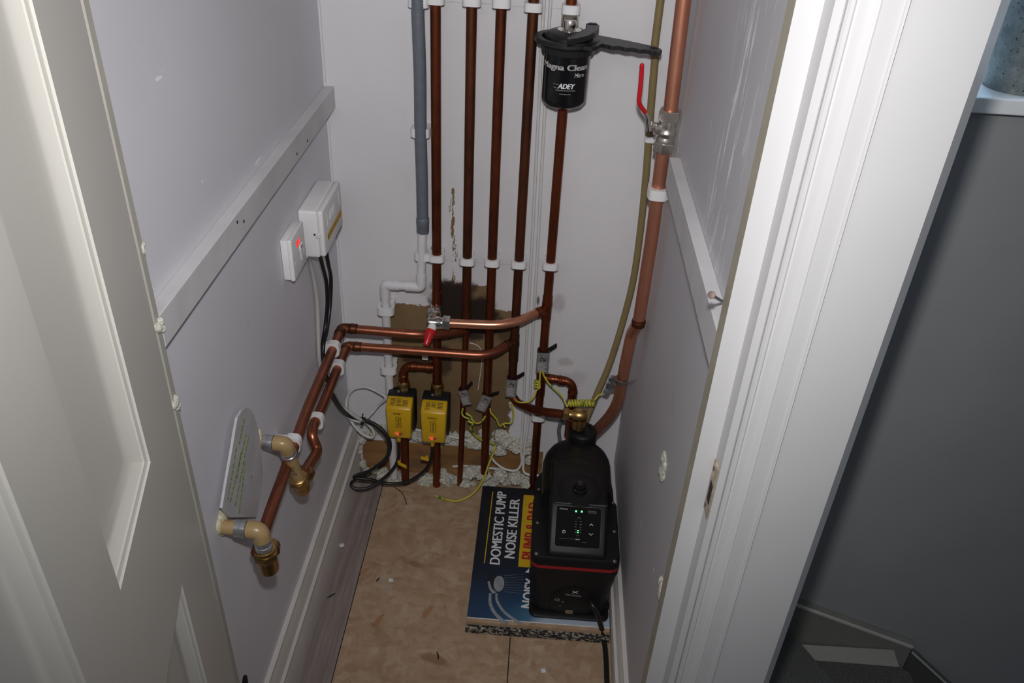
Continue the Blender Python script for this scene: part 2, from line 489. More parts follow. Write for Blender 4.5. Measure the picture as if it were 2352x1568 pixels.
def extrude_profile(bm, pts2, fn0, fn1):
    """pts2: open 2-D profile; fn0/fn1 map a profile point to its two ends."""
    a = [bm.verts.new(fn0(*p)) for p in pts2]; b = [bm.verts.new(fn1(*p)) for p in pts2]
    for i in range(len(a) - 1): bm.faces.new((a[i], a[i + 1], b[i + 1], b[i]))
    bm.faces.new(a); bm.faces.new(list(reversed(b)))
    bmesh.ops.recalc_face_normals(bm, faces=bm.faces[:])
    return bm


def blob(bm, c, r, amp=0.35, freq=40.0, sub=3, seed=0.0):
    g = bmesh.ops.create_icosphere(bm, subdivisions=sub, radius=1.0)
    c = Vector(c); r = Vector(r) if not isinstance(r, (int, float)) else Vector((r, r, r))
    for v in g['verts']:
        p = Vector((v.co.x * r.x, v.co.y * r.y, v.co.z * r.z))
        q = (p + c) * freq + Vector((seed, seed, seed))
        k = 1 + amp * mnoise.noise(q) + amp * .6 * mnoise.noise(q * 2.3) + amp * .35 * mnoise.noise(q * 5.1)
        v.co = c + p * k
    return bm


def hexnut(bm, org, d, r, h, bev=0.0015):
    rm = orient(d); d = Vector(d).normalized()
    poly = [Vector(org) + rm @ Vector((r * math.cos(PI / 3 * i + .26), r * math.sin(PI / 3 * i + .26), 0)) for i in range(6)]
    return prism(bm, poly, d * h, bev)


def obj(name, bm, mat, parent=None, smooth=True, ang=38, kind=None, label=None):
    me = bpy.data.meshes.new(name); bmesh.ops.recalc_face_normals(bm, faces=bm.faces[:]); bm.to_mesh(me); bm.free()
    o = bpy.data.objects.new(name, me); COL.objects.link(o); me.materials.append(mat)
    if smooth:
        me.polygons.foreach_set('use_smooth', [True] * len(me.polygons))
        try: me.set_sharp_from_angle(angle=math.radians(ang))
        except Exception: pass
    if parent is not None:
        o.parent = parent; o.matrix_parent_inverse = parent_inv(parent)
    if kind: o['kind'] = kind
    if label: o['label'] = label
    return o


def parent_inv(p):
    return p.matrix_basis.inverted() if p.type == 'EMPTY' else Matrix.Identity(4)


def thing(name, label, cat, loc=(0, 0, 0), group=None):
    o = bpy.data.objects.new(name, None); COL.objects.link(o); o.location = loc; o.empty_display_size = 0.02
    o['label'] = label; o['category'] = cat
    if group: o['group'] = group
    return o


def tag(o, label, cat, group=None):
    o['label'] = label; o['category'] = cat
    if group: o['group'] = group
    return o


def struct(name, bm, mat, parent=None, smooth=False, **k):
    o = obj(name, bm, mat, parent, smooth, **k)
    if parent is None: o['kind'] = 'structure'
    return o


def copy_tree(root, matrix, label=None):
    r = root.copy(); COL.objects.link(r); r.matrix_world = matrix; r.matrix_basis = matrix
    if label: r['label'] = label
    for ch in root.children:
        c = ch.copy(); COL.objects.link(c); c.parent = r
        for g in ch.children:
            d = g.copy(); COL.objects.link(d); d.parent = c
    return r


def text(name, s, mat, parent, org, right, up, w=None, h=None, depth=0.0003, shear=0.0, bold=0.0, wrap=None, anchor='l', label=None):
    """Lettering as a mesh; org = lower left corner of the word, fitted to width w and height h."""
    cu = bpy.data.curves.new(name, 'FONT'); cu.body = s; cu.size = 1; cu.shear = shear; cu.resolution_u = 3
    to = bpy.data.objects.new(name + '_c', cu); COL.objects.link(to)
    bpy.context.view_layer.update()
    dg = bpy.context.evaluated_depsgraph_get()
    me = bpy.data.meshes.new_from_object(to.evaluated_get(dg))
    bpy.data.objects.remove(to); bpy.data.curves.remove(cu)
    bm = nb(); bm.from_mesh(me); bpy.data.meshes.remove(me)
    xs = [v.co.x for v in bm.verts]; ys = [v.co.y for v in bm.verts]
    x0, x1, y0, y1 = min(xs), max(xs), min(ys), max(ys)
    sx = (w / (x1 - x0)) if w else None; sy = (h / (y1 - y0)) if h else None
    sx = sx or sy; sy = sy or sx
    R = Vector(right).normalized(); U = Vector(up).normalized(); N = R.cross(U)
    if bold > 0:                               # heavier strokes: the outline printed three times, slightly apart
        me2 = bpy.data.meshes.new('t'); bm.to_mesh(me2)
        for k, dz in ((-1, .02), (1, .04)):
            n0_ = len(bm.verts); bm.from_mesh(me2); bm.verts.ensure_lookup_table()
            for v in bm.verts[n0_:]: v.co.x += k * bold * 1.6; v.co.z += dz
        bpy.data.meshes.remove(me2)
    if wrap is not None:
        bmesh.ops.subdivide_edges(bm, edges=[e for e in bm.edges if e.calc_length() > .12], cuts=2)
        bmesh.ops.triangulate(bm, faces=bm.faces[:])
    for v in bm.verts:
        a, b = (v.co.x - x0) * sx, (v.co.y - y0) * sy
        if wrap is None: v.co = Vector(org) + R * a + U * b + N * (depth + v.co.z * .002)
        else:                                   # wrap = (axis point, radius, start angle): around a vertical cylinder
            ax, rr, a0 = wrap; th = a0 + a / rr
            v.co = Vector((ax[0] + (rr + depth) * math.sin(th), ax[1] - (rr + depth) * math.cos(th), org[2] + b))
    return obj(name, bm, mat, parent, smooth=False, label=label)


def strokes(bm, lines, r, seg=6):
    for l in lines: tube(bm, l, r, seg)
    return bm


def sleeve(bm, p0, p1, r):
    """solder-ring sleeve between two points: plain collar with raised ring and rolled lips."""
    p0, p1 = Vector(p0), Vector(p1); L = (p1 - p0).length
    lathe(bm, p0, p1 - p0, [(r * .96, 0), (r * 1.12, 0.0012), (r * 1.12, L * .25), (r * 1.2, L * .31), (r * 1.2, L * .42), (r * 1.12, L * .48), (r * 1.12, L - .0012), (r * .96, L)], 20)
    return bm


R22 = 0.011

# ================================================================== THE SETTING
TOP = 2.35
FRONT = -0.86
struct('floor', box(nb(), (0.0935, -0.95, -0.03), (W + .01, 0.03, 0.0)), M['osb'])
b = nb(); box(b, (0.0, -0.93, -0.03), (0.0920, 0.006, 0.001), 0.001)
struct('trim_1', b, M['board'])                       # stained floorboard along the left wall
b = nb(); box(b, (0.4810, -0.86, -0.002), (0.4835, -0.532, 0.0006)); struct('trim_2', b, M['dark_hole'])   # open joint between the two boards
b = nb(); box(b, (0.0918, -0.93, -0.028), (0.0937, -0.03, 0.0004)); struct('trim_3', b, M['dark_hole'])
b = nb(); box(b, (-0.01, 0.0, 0.118), (W + .01, 0.03, TOP)); box(b, (Bk(1247, 1050).x, 0.0, -0.03), (W + .01, 0.03, 0.1181)); box(b, (-.01, 0.0, -0.03), (Bk(832, 1030).x, 0.03, 0.1181)); struct('wall_back', b, M['wall_back'])
b = nb(); box(b, (Bk(832, 1030).x, 0.006, 0.0), (Bk(1247, 1050).x, 0.03, 0.118)); struct('trim_4', b, M['timber'])     # bare timber where the board was cut away
b = nb(); box(b, (-0.10, -0.942, -0.03), (0.0, 0.03, TOP)); struct('wall_left', b, M['wall_left'])
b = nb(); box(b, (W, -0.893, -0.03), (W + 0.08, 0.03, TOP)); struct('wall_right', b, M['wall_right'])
b = nb(); box(b, (-0.1, -0.95, TOP), (W + .1, 0.03, TOP + .05)); struct('ceiling', b, M['ceiling'])

# plaster bead in the back left corner
b = nb(); tube(b, [(0.001, -0.001, z) for z in np.linspace(.17, TOP - .01, 20)], 0.004, 8); struct('trim_5', b, M['wall_back'], smooth=True)

# battens screwed along both side walls
bl = struct('trim_6', box(nb(), (0.0, -0.9405, 1.066), (0.021, -0.0005, 1.1135), 0.0015), M['batten'])
for px, py in ((706, 323), (682, 353), (560, 508), (545, 510)):
    p = Lf(px, py, 0.021); struct('screw_hole', lathe(nb(), p, (1, 0, 0), [(0.0028, -.001), (0.0028, 0.0004)], 10), M['dark_hole'], bl)
struct('trim_7', box(nb(), (W - 0.021, -0.892, 1.050), (W, -0.275, 1.1065), 0.0015), M['batten'])


# skirting boards: moulded top, seen from above
def skirt(side, h, x_of):
    prof = [(0.0, 0.0), (0.017, 0.0), (0.017, h * .60), (0.0155, h * .63), (0.0155, h * .66), (0.0185, h * .68), (0.0185, h * .72), (0.0140, h * .745),
            (0.0125, h * .79), (0.0120, h * .86), (0.0085, h * .93), (0.0075, h * .96), (0.0075, h), (0.0, h)]
    return extrude_profile(nb(), prof, lambda x, z: V(x_of(x), -0.005, z), lambda x, z: V(x_of(x), -0.892 if side == 'r' else -0.9405, z))


struct('baseboard_left', skirt('l', 0.172, lambda x: x * 1.35 + .0001), M['skirting'], smooth=True)
struct('baseboard_right', skirt('r', 0.098, lambda x: W - x * 1.3), M['skirting'], smooth=True)

# door frame on the right: lining with rebate, then the moulded architrave, run up from the floor
FS = .92


def fq(x, y): return CAM[0] + (x - CAM[0]) * FS, CAM[1] + (y - CAM[1]) * FS


khaki = extrude_profile(nb(), [(0.7400, -0.8150), (0.7345, -0.8170), (0.7345, -0.8495), (0.746, -0.8495)], lambda x, y: V(*fq(x, y), -.03), lambda x, y: V(*fq(x, y), TOP))
fo = struct('trim_8', extrude_profile(nb(), [(0.7345, -0.8500), (0.7640, -0.8500), (0.7640, -0.8850), (0.7740, -0.8850), (0.7760, -0.8835), (0.7760, -0.840)],
                                      lambda x, y: V(*fq(x, y), -.03), lambda x, y: V(*fq(x, y), TOP)), M['frame'])
struct('lining_back', khaki, M['frame_shaded'], fo)
arch = [(0.7765, -0.845), (0.7765, -0.8870), (0.7785, -0.8905), (0.7825, -0.8905), (0.7850, -0.8880), (0.7870, -0.8890), (0.7925, -0.8960), (0.7975, -0.8990), (0.8020, -0.8995), (0.8040, -0.9010), (0.8045, -0.9035),
        (0.8120, -0.9035), (0.8220, -0.9030), (0.8265, -0.9035), (0.8275, -0.9060), (0.8300, -0.9065), (0.8310, -0.9035), (0.8315, -0.8985), (0.8360, -0.8980), (0.8400, -0.8980), (0.9100, -0.8985), (0.9200, -0.8983), (0.9410, -0.8740), (0.9415, -0.845)]
struct('trim_9', extrude_profile(nb(), arch, lambda x, y: V(*fq(x, y), -.03), lambda x, y: V(*fq(x, y), TOP)), M['frame'], smooth=True, ang=25)
# strike plate let into the rebate
qx, qy = fq(0.7640, -0.8500)
zc = hit(1634, 1110, 1, qy - .004).z
st = thing('strike_plate', 'paint-worn metal strike plate let into the white door frame', 'strike plate', (qx, qy - .016, zc))
b = nb(); box(b, (qx - .0020, qy - .0265, zc - .045), (qx + .0001, qy - .0025, zc + .045), .0006); obj('plate', b, simple('worn_plate', (0.42, 0.34, 0.24), 0.4, 0.4, var=0.4, scale=120), st)
b = nb(); box(b, (qx - .0026, qy - .0235, zc - .022), (qx - .0014, qy - .0100, zc + .012), .0003); obj('latch_hole', b, M['dark_hole'], st)
for dz in (-.034, .033): obj('screw', lathe(nb(), (qx - .0018, qy - .0100, zc + dz), (-1, 0, 0), [(.0035, 0), (.0030, .0009)], 12), M['screw'], st)

# left lining with bare back edge and foam that squeezed out behind it
lj = struct('trim_10', extrude_profile(nb(), [(-0.05, -0.9410), (0.0200, -0.9410), (0.0215, -0.9425), (0.0215, -0.9530), (0.0190, -0.9545), (0.0190, -0.9600), (0.0215, -0.9615), (0.0215, -0.9720), (-0.05, -0.9720)],
                                       lambda x, y: V(x, y, -.03), lambda x, y: V(x, y, TOP)), M['frame_left'])

# ---- panelled door, standing open
TH = math.radians(14.1)
DU = Vector((math.sin(TH), -math.cos(TH), 0)); DN = Vector((math.cos(TH), math.sin(TH), 0)); DO = Vector((0.030, -0.976, 0)) + DU * -.004


def dp(u, z, n=0.0): return DO + DU * u + DN * n + V(0, 0, z)


def dslab(u0, u1, z0, z1, n0=-.035, n1=0.0):
    return prism(nb(), [dp(u0, z0, n1), dp(u1, z0, n1), dp(u1, z1, n1), dp(u0, z1, n1)], DN * (n0 - n1))


def panel_ring(bm, u0, u1, z0, z1):
    steps = [(0, 0.0), (.0006, -0.0026), (.0058, -0.0044), (.0066, -0.0062), (.0110, -0.0098), (.0165, -0.0134), (.0225, -0.0162), (.0280, -0.0178), (.0310, -0.0182)]
    prev = None
    for s, d in steps:
        rg = [bm.verts.new(dp(u, z, d)) for u, z in ((u0 + s, z0 + s), (u1 - s, z0 + s), (u1 - s, z1 - s), (u0 + s, z1 - s))]
        if prev:
            for i in range(4): bm.faces.new((prev[i], prev[(i + 1) % 4], rg[(i + 1) % 4], rg[i]))
        prev = rg
    bm.faces.new(prev)
    return bm


DW, DH = 0.76, 1.98
stile_a, mun0, mun1, stile_b = 0.140, 0.322, 0.441, 0.625
rails = [(0.0, 0.20), (0.822, 1.027), (1.87, DH)]
b = nb()
for u0, u1 in ((0, stile_a), (mun0, mun1), (stile_b, DW)):
    m2 = dslab(u0, u1, 0.006, DH); me = bpy.data.meshes.new('t'); m2.to_mesh(me); m2.free(); b.from_mesh(me); bpy.data.meshes.remove(me)
for z0, z1 in rails:
    for u0, u1 in ((stile_a, mun0), (mun1, stile_b)):
        m2 = dslab(u0, u1, max(z0, .006), z1); me = bpy.data.meshes.new('t'); m2.to_mesh(me); m2.free(); b.from_mesh(me); bpy.data.meshes.remove(me)
door = struct('door_1', b, M['door'])
for u0, u1 in ((stile_a, mun0), (mun1, stile_b)):
    for z0, z1 in ((0.20, 0.822), (1.027, 1.87)):
        obj('door_panel', panel_ring(nb(), u0, u1, z0, z1), M['door'], door, smooth=True, ang=24)

# ---- landing and stairwell to the right of the frame
struct('floor_landing', box(nb(), (-0.6, -2.9, -.06), (1.6, -0.96, -0.012)), M['carpet'])
SY = -0.400
ws = Bk(2250, 227, 0.43)                      # window board front edge
sill_z = ws.z
struct('wall_stairwell', box(nb(), (0.85, SY + .012, -1.2), (3.2, SY + .10, sill_z - .002)), M['stair_wall'])
struct('wall_stair_side', box(nb(), (0.822, -0.918, -.6), (0.901, SY + .012, TOP)), M['frame'])
b = nb(); box(b, (1.0, SY - .022, sill_z - .026), (2.3, SY + .26, sill_z), .003); struct('window_1', b, M['sill'])
b = nb()
for z0, z1 in ((sill_z + .0005, sill_z + .05), (sill_z + .95, sill_z + 1.0)): box(b, (1.05, SY + .20, z0), (2.25, SY + .25, z1), .002)
for x0, x1 in ((1.05, 1.10), (1.62, 1.68), (2.20, 2.25)): box(b, (x0, SY + .20, sill_z + .0005), (x1, SY + .25, sill_z + 1.0), .002)
obj('window_frame', b, M['sill'], bpy.data.objects['window_1'], smooth=False)
t = NT('window_glass')
b = nb(); box(b, (1.10, SY + .222, sill_z + .05), (2.20, SY + .226, sill_z + .95)); obj('window_pane', b, t.fin((0.9, 0.95, 1.0), 0.02, 0, Transmission_Weight=1.0, IOR=1.1), bpy.data.objects['window_1'], smooth=False)

# raking string boards with a light cap, against the stairwell wall
c0, c1 = Bk(1800, 1372, -SY + .004), Bk(2097, 1480, -SY + .004)
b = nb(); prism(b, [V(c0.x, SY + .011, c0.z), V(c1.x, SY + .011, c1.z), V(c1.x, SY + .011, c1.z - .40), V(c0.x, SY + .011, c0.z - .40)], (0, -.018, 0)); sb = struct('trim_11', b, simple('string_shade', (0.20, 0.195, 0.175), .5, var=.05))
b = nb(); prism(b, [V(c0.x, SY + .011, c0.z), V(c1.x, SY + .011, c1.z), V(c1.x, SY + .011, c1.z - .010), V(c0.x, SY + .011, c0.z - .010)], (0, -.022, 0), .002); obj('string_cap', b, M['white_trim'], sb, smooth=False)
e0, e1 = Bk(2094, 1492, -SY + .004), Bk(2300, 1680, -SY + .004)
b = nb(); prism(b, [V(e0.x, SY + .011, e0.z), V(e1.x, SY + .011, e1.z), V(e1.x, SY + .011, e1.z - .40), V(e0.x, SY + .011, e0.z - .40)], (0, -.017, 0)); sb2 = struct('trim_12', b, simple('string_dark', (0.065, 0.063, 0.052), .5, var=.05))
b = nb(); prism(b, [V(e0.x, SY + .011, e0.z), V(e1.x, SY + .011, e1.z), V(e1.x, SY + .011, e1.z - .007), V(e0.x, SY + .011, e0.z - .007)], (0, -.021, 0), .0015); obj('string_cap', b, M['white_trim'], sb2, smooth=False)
# top winder and the next winder down, painted margin beside the carpet
n0, n1 = Fl(1800, 1430, 0.0), Fl(1990, 1648, 0.0)
n0 = Vector(n0); n1 = Vector(n1)
b = nb(); prism(b, [V(0.93, SY - .01, -.11), V(n0.x, min(n0.y, SY - .01), -.11), V(n1.x, n1.y, -.11), V(n1.x, -.96, -.11), V(0.93, -.96, -.11)], (0, 0, .11), .004)
struct('floor_winder', b, M['carpet'])
LZ = -.10
q = [Fl(x, y, LZ) for x, y in ((1810, 1478), (2052, 1490), (2066, 1533), (1840, 1515))]
b = nb(); prism(b, [V(p.x, min(p.y, SY - .008), LZ - .012) for p in q], (0, 0, .012)); struct('trim_13', b, simple('tread_margin', (0.36, 0.355, 0.32), .5, var=.04))
q = [Fl(x, y, LZ) for x, y in ((1840, 1515), (2066, 1533), (2090, 1548), (2130, 1660), (1850, 1660))]
b = nb(); prism(b, [V(p.x, p.y, LZ - .012) for p in q], (0, 0, .015)); struct('floor_stair', b, M['carpet'])

# ================================================================== THINGS
# ---- speckled pot on the window board
pb = [Fl(px, py, sill_z) for px, py in ((2262, 198), (2306, 214), (2352, 222))]
A_ = np.array([[2 * p.x, 2 * p.y, 1] for p in pb]); bb = np.array([p.x ** 2 + p.y ** 2 for p in pb])
try:
    cx_, cy_, k_ = np.linalg.solve(A_, bb); rp = math.sqrt(k_ + cx_ ** 2 + cy_ ** 2)
except Exception: rp = 9
if not (0.05 < rp < 0.16): rp = 0.10; cx_ = pb[2].x + .02; cy_ = pb[2].y + rp
pot = thing('plant_pot', 'speckled grey stone pot standing on the bright window sill', 'pot', (cx_, cy_, sill_z))
b = nb(); lathe(b, (cx_, cy_, sill_z + .0005), (0, 0, 1), [(rp * .97, 0), (rp, .003), (rp * 1.06, .10), (rp * 1.12, .24), (rp * 1.14, .30), (rp * 1.05, .30), (rp * 1.02, .27), (.01, .265)], 64)
obj('body', b, M['pot'], pot)


# ---- white pipe clips
def clip_mesh():
    b = nb(); hw, hr, hz = 0.0185, 0.0112, 0.0085; n = 32
    for sgn in (1,):
        rings = []
        for z in (-hz, hz):
            o_, i_ = [], []
            for k in range(n):
                a = 2 * PI * k / n; c, s = math.cos(a), math.sin(a)
                m = (abs(c) ** 3.2 + abs(s) ** 3.2) ** (-1 / 3.2)
                o_.append(b.verts.new((hw * m * c, hw * .86 * m * s, z))); i_.append(b.verts.new((hr * c, hr * s, z)))
            rings.append((o_, i_))
        (o0, i0), (o1, i1) = rings
        bridge(b, o0, o1); bridge(b, i1, i0); bridge(b, i0, o0); bridge(b, o1, i1)
    box(b, (-.0145, .012, -.0075), (.0145, .0398, .0075), .002)
    return b


clipA = obj('pipe_clip', clip_mesh(), M['white_plastic'])
tag(clipA, 'white plastic clip on the leftmost copper riser at the top', 'pipe clip', 'white pipe clips')
GRP = 'white pipe clips'
XP = {1: .2475, 2: .3200, 3: .3790, 4: .4425, 5: .5170}


def clip_at(loc, label, rz=0.0, tilt=None, scale=1.0, first=[True]):
    m = Matrix.Translation(loc) @ Matrix.Rotation(rz, 4, 'Z')
    if tilt is not None: m = Matrix.Translation(loc) @ tilt
    m = m @ Matrix.Scale(scale, 4)
    if first[0]:
        first[0] = False; o = clipA
    else:
        o = clipA.copy(); COL.objects.link(o)
    o.matrix_basis = m; o['label'] = label
    return o


def zat(py, x, off=.04):                     # height at which a vertical pipe crosses a photo row
    lo, hi = -0.5, 2.5
    for _ in range(40):
        m_ = (lo + hi) / 2; d = MR @ (np.array([x, -off, m_]) - CAM); y_ = d[1] / d[2] * FPX + 784
        if y_ > py: lo = m_
        else: hi = m_
    return lo


ordn = {1: 'leftmost copper riser', 2: 'second copper riser from the left', 3: 'third copper riser from the left', 4: 'fourth copper riser, tarnished brown', 5: 'copper riser that carries the black filter'}
for k, py in ((1, -2), (2, 2), (3, 6), (4, 15), (5, 20)):
    clip_at((XP[k], -.04, zat(py, XP[k])), 'white plastic clip at the top of the ' + ordn[k])
for k, py in ((1, 590), (2, 597), (3, 600), (4, 604), (5, 608)):
    clip_at((XP[k], -.04, zat(py, XP[k])), 'white plastic clip halfway down the ' + ordn[k])

# ---- vertical copper risers
def riser(k, label, segs, mat='copper_old', fits=(), extra=None):
    base = (XP[k], -.04, segs[-1][1])
    t = thing('copper_pipe', label, 'pipe', base, 'copper risers on the back wall')
    for z1, z0, r in segs:
        obj('tube', tube(nb(), [(XP[k], -.04, z1 - (z1 - z0) * i / 24) for i in range(25)], r, 20), M[mat], t)
    for z1, z0, r in fits:  # each sleeve a part of its own
        obj('solder_sleeve', sleeve(nb(), (XP[k], -.04, z1), (XP[k], -.04, z0), r), M['copper_dark' if mat != 'copper_old' else 'copper_old'], t)
    return t


def Z(py, k, off=.04): return zat(py, XP[k], off)


r1 = riser(1, 'leftmost copper riser, from the top down to the right yellow valve', [(TOP, Z(893, 1), R22)], 'copper_old', [(Z(668, 1), Z(735, 1), R22), (Z(825, 1), Z(880, 1), R22)])
r2 = riser(2, 'second copper riser from the left, narrowing below the crossing pipes', [(TOP, Z(758, 2), R22)], 'copper_dark', [(Z(716, 2), Z(765, 2), R22)])
obj('tube', tube(nb(), fillet([(XP[2], -.04, Z(760, 2)), (XP[2] - .003, -.04, Z(900, 2)), Bk(1056, 1112, .04)], .1), .0078, 16), M['copper_old'], r2, label='narrow 15 mm copper tail')
r3 = riser(3, 'third copper riser from the left, running straight down to the floor foam', [(TOP, Z(1085, 3), R22)], 'copper_old')
r4 = riser(4, 'fourth copper riser, tarnished brown, bending to the brass fitting at its foot', [(TOP, Z(905, 4), R22)], 'copper_dark', [(Z(768, 4), Z(828, 4), R22)])
r5 = riser(5, 'copper riser that runs through the black filter', [(TOP, Z(40, 5), R22), (Z(240, 5), Z(1135, 5), R22)], 'copper_old', [(Z(678, 5), Z(732, 5), R22), (Z(836, 5), Z(905, 5), R22)])

# foot of riser four: sweeps forward and right to the brass union
nutp = Bk(1296, 951, .150)
foot = fillet([V(XP[4], -.04, Z(905, 4)), Bk(1188, 925, .05), Bk(1235, 944, .12), nutp], .05, 10)
obj('bend', tube(nb(), foot, R22, 18), M['copper_old'], r4)
# branch of riser five: out to the right and down again behind the pump
z5 = Z(866, 5)
e5 = V(Bk(1319, 866, .05).x, -.05, z5)
obj('branch', tube(nb(), fillet([V(XP[5], -.04, z5), e5, V(e5.x, -.06, zat(1000, e5.x, .06))], .03, 10), R22, 18), M['copper_old'], r5)
for a_, b_ in ((V(XP[5] + .014, -.0425, z5), V(XP[5] + .034, -.045, z5)), (V(e5.x, -.051, z5 - .024), V(e5.x, -.052, z5 - .048)), (V(e5.x - .042, -.047, z5), V(e5.x - .022, -.049, z5))):
    obj('solder_sleeve', sleeve(nb(), a_, b_, R22), M['copper_old'], r5)

# stubs below the two motor valves
V1X = Bk(928, 900, .04).x
for px0, px1, yb, yt, lab in ((930, 931, 1120, 1000, 'short copper tail below the left yellow valve'), (1003, 1003, 1132, 1006, 'short copper tail below the right yellow valve')):
    t = thing('copper_pipe', lab, 'pipe', Bk(px1, yb, .04))
    obj('tube', tube(nb(), [Bk(px0, yt, .04) + V(0, 0, .10), Bk(px0, yt, .04), Bk(px1, yb, .04)], R22, 18), M['copper_old'], t)

# branch to the left motor valve
zbr = Z(845, 1)
t = thing('copper_pipe', 'short copper elbow branch feeding the left yellow valve', 'pipe', (V1X, -.04, Z(893, 1)))
obj('tube', tube(nb(), fillet([V(XP[1] - .010, -.04, zbr), V(V1X, -.04, zbr), V(V1X, -.04, Z(893, 1))], .028, 10), R22, 18), M['copper_old'], t)
for a_, b_ in ((V(XP[1] - .013, -.04, zbr), V(XP[1] - .030, -.04, zbr)), (V(V1X, -.04, zbr - .022), V(V1X, -.04, zbr - .040)), (V(V1X + .036, -.04, zbr), V(V1X + .020, -.04, zbr))):
    obj('solder_sleeve', sleeve(nb(), a_, b_, R22), M['copper_old'], t)


# ---- motor valves (yellow heads)
def zone_valve(k, px, word, label):
    cx = Bk(px, 950, .10).x; dy = 6 if k == 2 else 0
    zr = Bk(916, 936 + dy * .7, .112).z; zb = Bk(920, 1002 + dy * .9, .112).z; z2 = Bk(914, 914 + dy * .5, .088).z; z3 = Bk(924, 897 + dy * .4, .058).z
    px_ = V1X if k == 1 else XP[1]
    t = thing('zone_valve', label, 'valve', (px_, -.04, zb), 'yellow motor valves')
    xl, xr = cx - .0335, cx + .0335
    # yellow cover, slightly narrower at the bottom
    b = nb()
    sec = [(-.116, zb + .004), (-.1165, zr - .004), (-.114, zr), (-.088, z2), (-.080, z2), (-.080, zb - .002), (-.105, zb - .004), (-.114, zb - .001)]
    prism(b, [V(xl, y, z) for y, z in sec], (xr - xl, 0, 0), .004, 3)
    for v in b.verts:
        f = max(0, min(1, (zr - v.co.z) / (zr - zb))); v.co.x = cx + (v.co.x - cx) * (1 - .10 * f)
        v.co.y -= .003 * (1 - ((v.co.x - cx) / .034) ** 2) if v.co.y < -.1 else 0
    cov = obj('cover', b, M['yellow'], t)
    b = nb(); prism(b, [V(xl - .001, y, z) for y, z in ((-.080, zb), (-.0805, z2 + .001), (-.076, z2 + .003), (-.050, z3), (-.044, z3), (-.044, zb + .004))], (xr - xl + .005, 0, 0), .004, 3)
    bk = obj('back_box', b, M['black'], t)
    obj('screw', lathe(nb(), V(cx - .008, -.064, (z2 + z3) / 2 + .0025), (0, -.45, 1), [(.0042, 0), (.0042, .0012), (.002, .0016)], 14), M['steel'], bk)
    # union nuts above and below, body
    top = zat(875 + dy * .8, px_)
    b = nb(); hexnut(b, (px_, -.04, top - .028), (0, 0, 1), .0175, .020); lathe(b, (px_, -.04, top - .009), (0, 0, 1), [(.0165, 0), (.0165, .006), (.0135, .011), (.0115, .0115)], 24)
    lathe(b, (px_, -.04, zb + .02), (0, 0, 1), [(.016, 0), (.016, top - .028 - zb - .02)], 20)
    obj('union_nut', b, M['brass'], t)
    # printing
    fy = -.1216
    U = V(0, 0, 1); Rr = V(1, 0, 0); H = zr - zb
    text('zone_lettering', word, M['ink'], cov, V(cx - .0135, fy, zr - .165 * H), Rr, U, .024, .0062, bold=.015)
    x0, x1, za, zz = cx - .0065, cx + .0065, zb + .40 * H, zb + .755 * H
    b = nb(); r_ = .0006
    tube(b, [V(x0, fy, za), V(x1, fy, za), V(x1, fy, zz), V(x0, fy, zz), V(x0, fy, za)], r_, 6)
    obj('badge_border', b, M['ink'], cov)
    text('badge_lettering', 'Ayrlec', M['ink'], cov, V(x0 + .002, fy - .0003, zz - .003), V(0, 0, -1), V(1, 0, 0), (zz - za) - .006, .009)
    # rating label on the sloping top: rows of fine print
    sl = V(0, -.088 + .114, z2 - zr).normalized(); b = nb()
    o0 = V(0, -.112, zr + .001)
    nrm = V(0, -sl.z, sl.y)
    for r in range(6):
        yb_ = o0 + sl * (.004 + r * .0038) + nrm * .0012
        segs = [(cx - .022, cx - .010), (cx - .007, cx + .004), (cx + .008, cx + .022)] if r else [(cx - .024, cx - .019), (cx - .016, cx - .012), (cx - .008, cx + .022)]
        for xa, xb in segs:
            if random.random() < .85: prism(b, [V(xa, 0, 0) + yb_, V(xb, 0, 0) + yb_, V(xb, 0, 0) + yb_ + sl * .0014, V(xa, 0, 0) + yb_ + sl * .0014], nrm * .0002)
    obj('fine_print', b, M['ink_soft'] if False else M['ink'], cov, smooth=False)
    # indicator lens
    zi = zb + .160 * H; b = nb()
    prism(b, [V(cx - .011, fy + .003, zi + .003), V(cx, fy + .003, zi + .003), V(cx, fy + .003, zi - .0045), V(cx - .006, fy + .003, zi - .0035)], (0, -.0034, 0), .0006); obj('indicator_light', b, M['led_red'], cov)
    b = nb(); prism(b, [V(cx, fy + .003, zi + .003), V(cx + .011, fy + .003, zi + .003), V(cx + .006, fy + .003, zi - .0035), V(cx, fy + .003, zi - .0045)], (0, -.0032, 0), .0006); obj('indicator_lens', b, M['led_off'], cov)
    # cable gland
    g = V(cx - .005, -.098, zb - .002)
    obj('cable_gland', lathe(nb(), g, (0, 0, -1), [(.0085, -.004), (.0085, .003), (.0062, .012), (.0056, .024), (.0048, .026)], 18), M['yellow'], t)
    return g + V(0, 0, -.024)


g1 = zone_valve(1, 918, 'ZONE 1', 'left yellow motor valve lettered ZONE 1, black back box and red light')
g2 = zone_valve(2, 997, 'ZONE 2', 'right yellow motor valve lettered ZONE 2, black back box and red light')

# ---- crossing pipes
# bright pipe from the chrome valve to riser five
zs = 0.607
t = thing('copper_pipe', 'bright new copper pipe crossing from the chrome valve to the fifth riser', 'pipe', (0.30, -.12, zs))
pth = fillet([V(.288, -.12, zs - .004), V(.43, -.12, zs), V(XP[5] - .006, -.042, zs + .004)], .06, 10)
obj('tube', tube(nb(), pth, R22, 20), M['copper_new'], t)
d_ = (V(XP[5], -.04, zs) - V(.43, -.12, zs)).normalized()
obj('solder_sleeve', sleeve(nb(), V(XP[5], -.040, zs + .004) - d_ * .034, V(XP[5], -.040, zs + .004) - d_ * .010, R22), M['copper_old'], t)

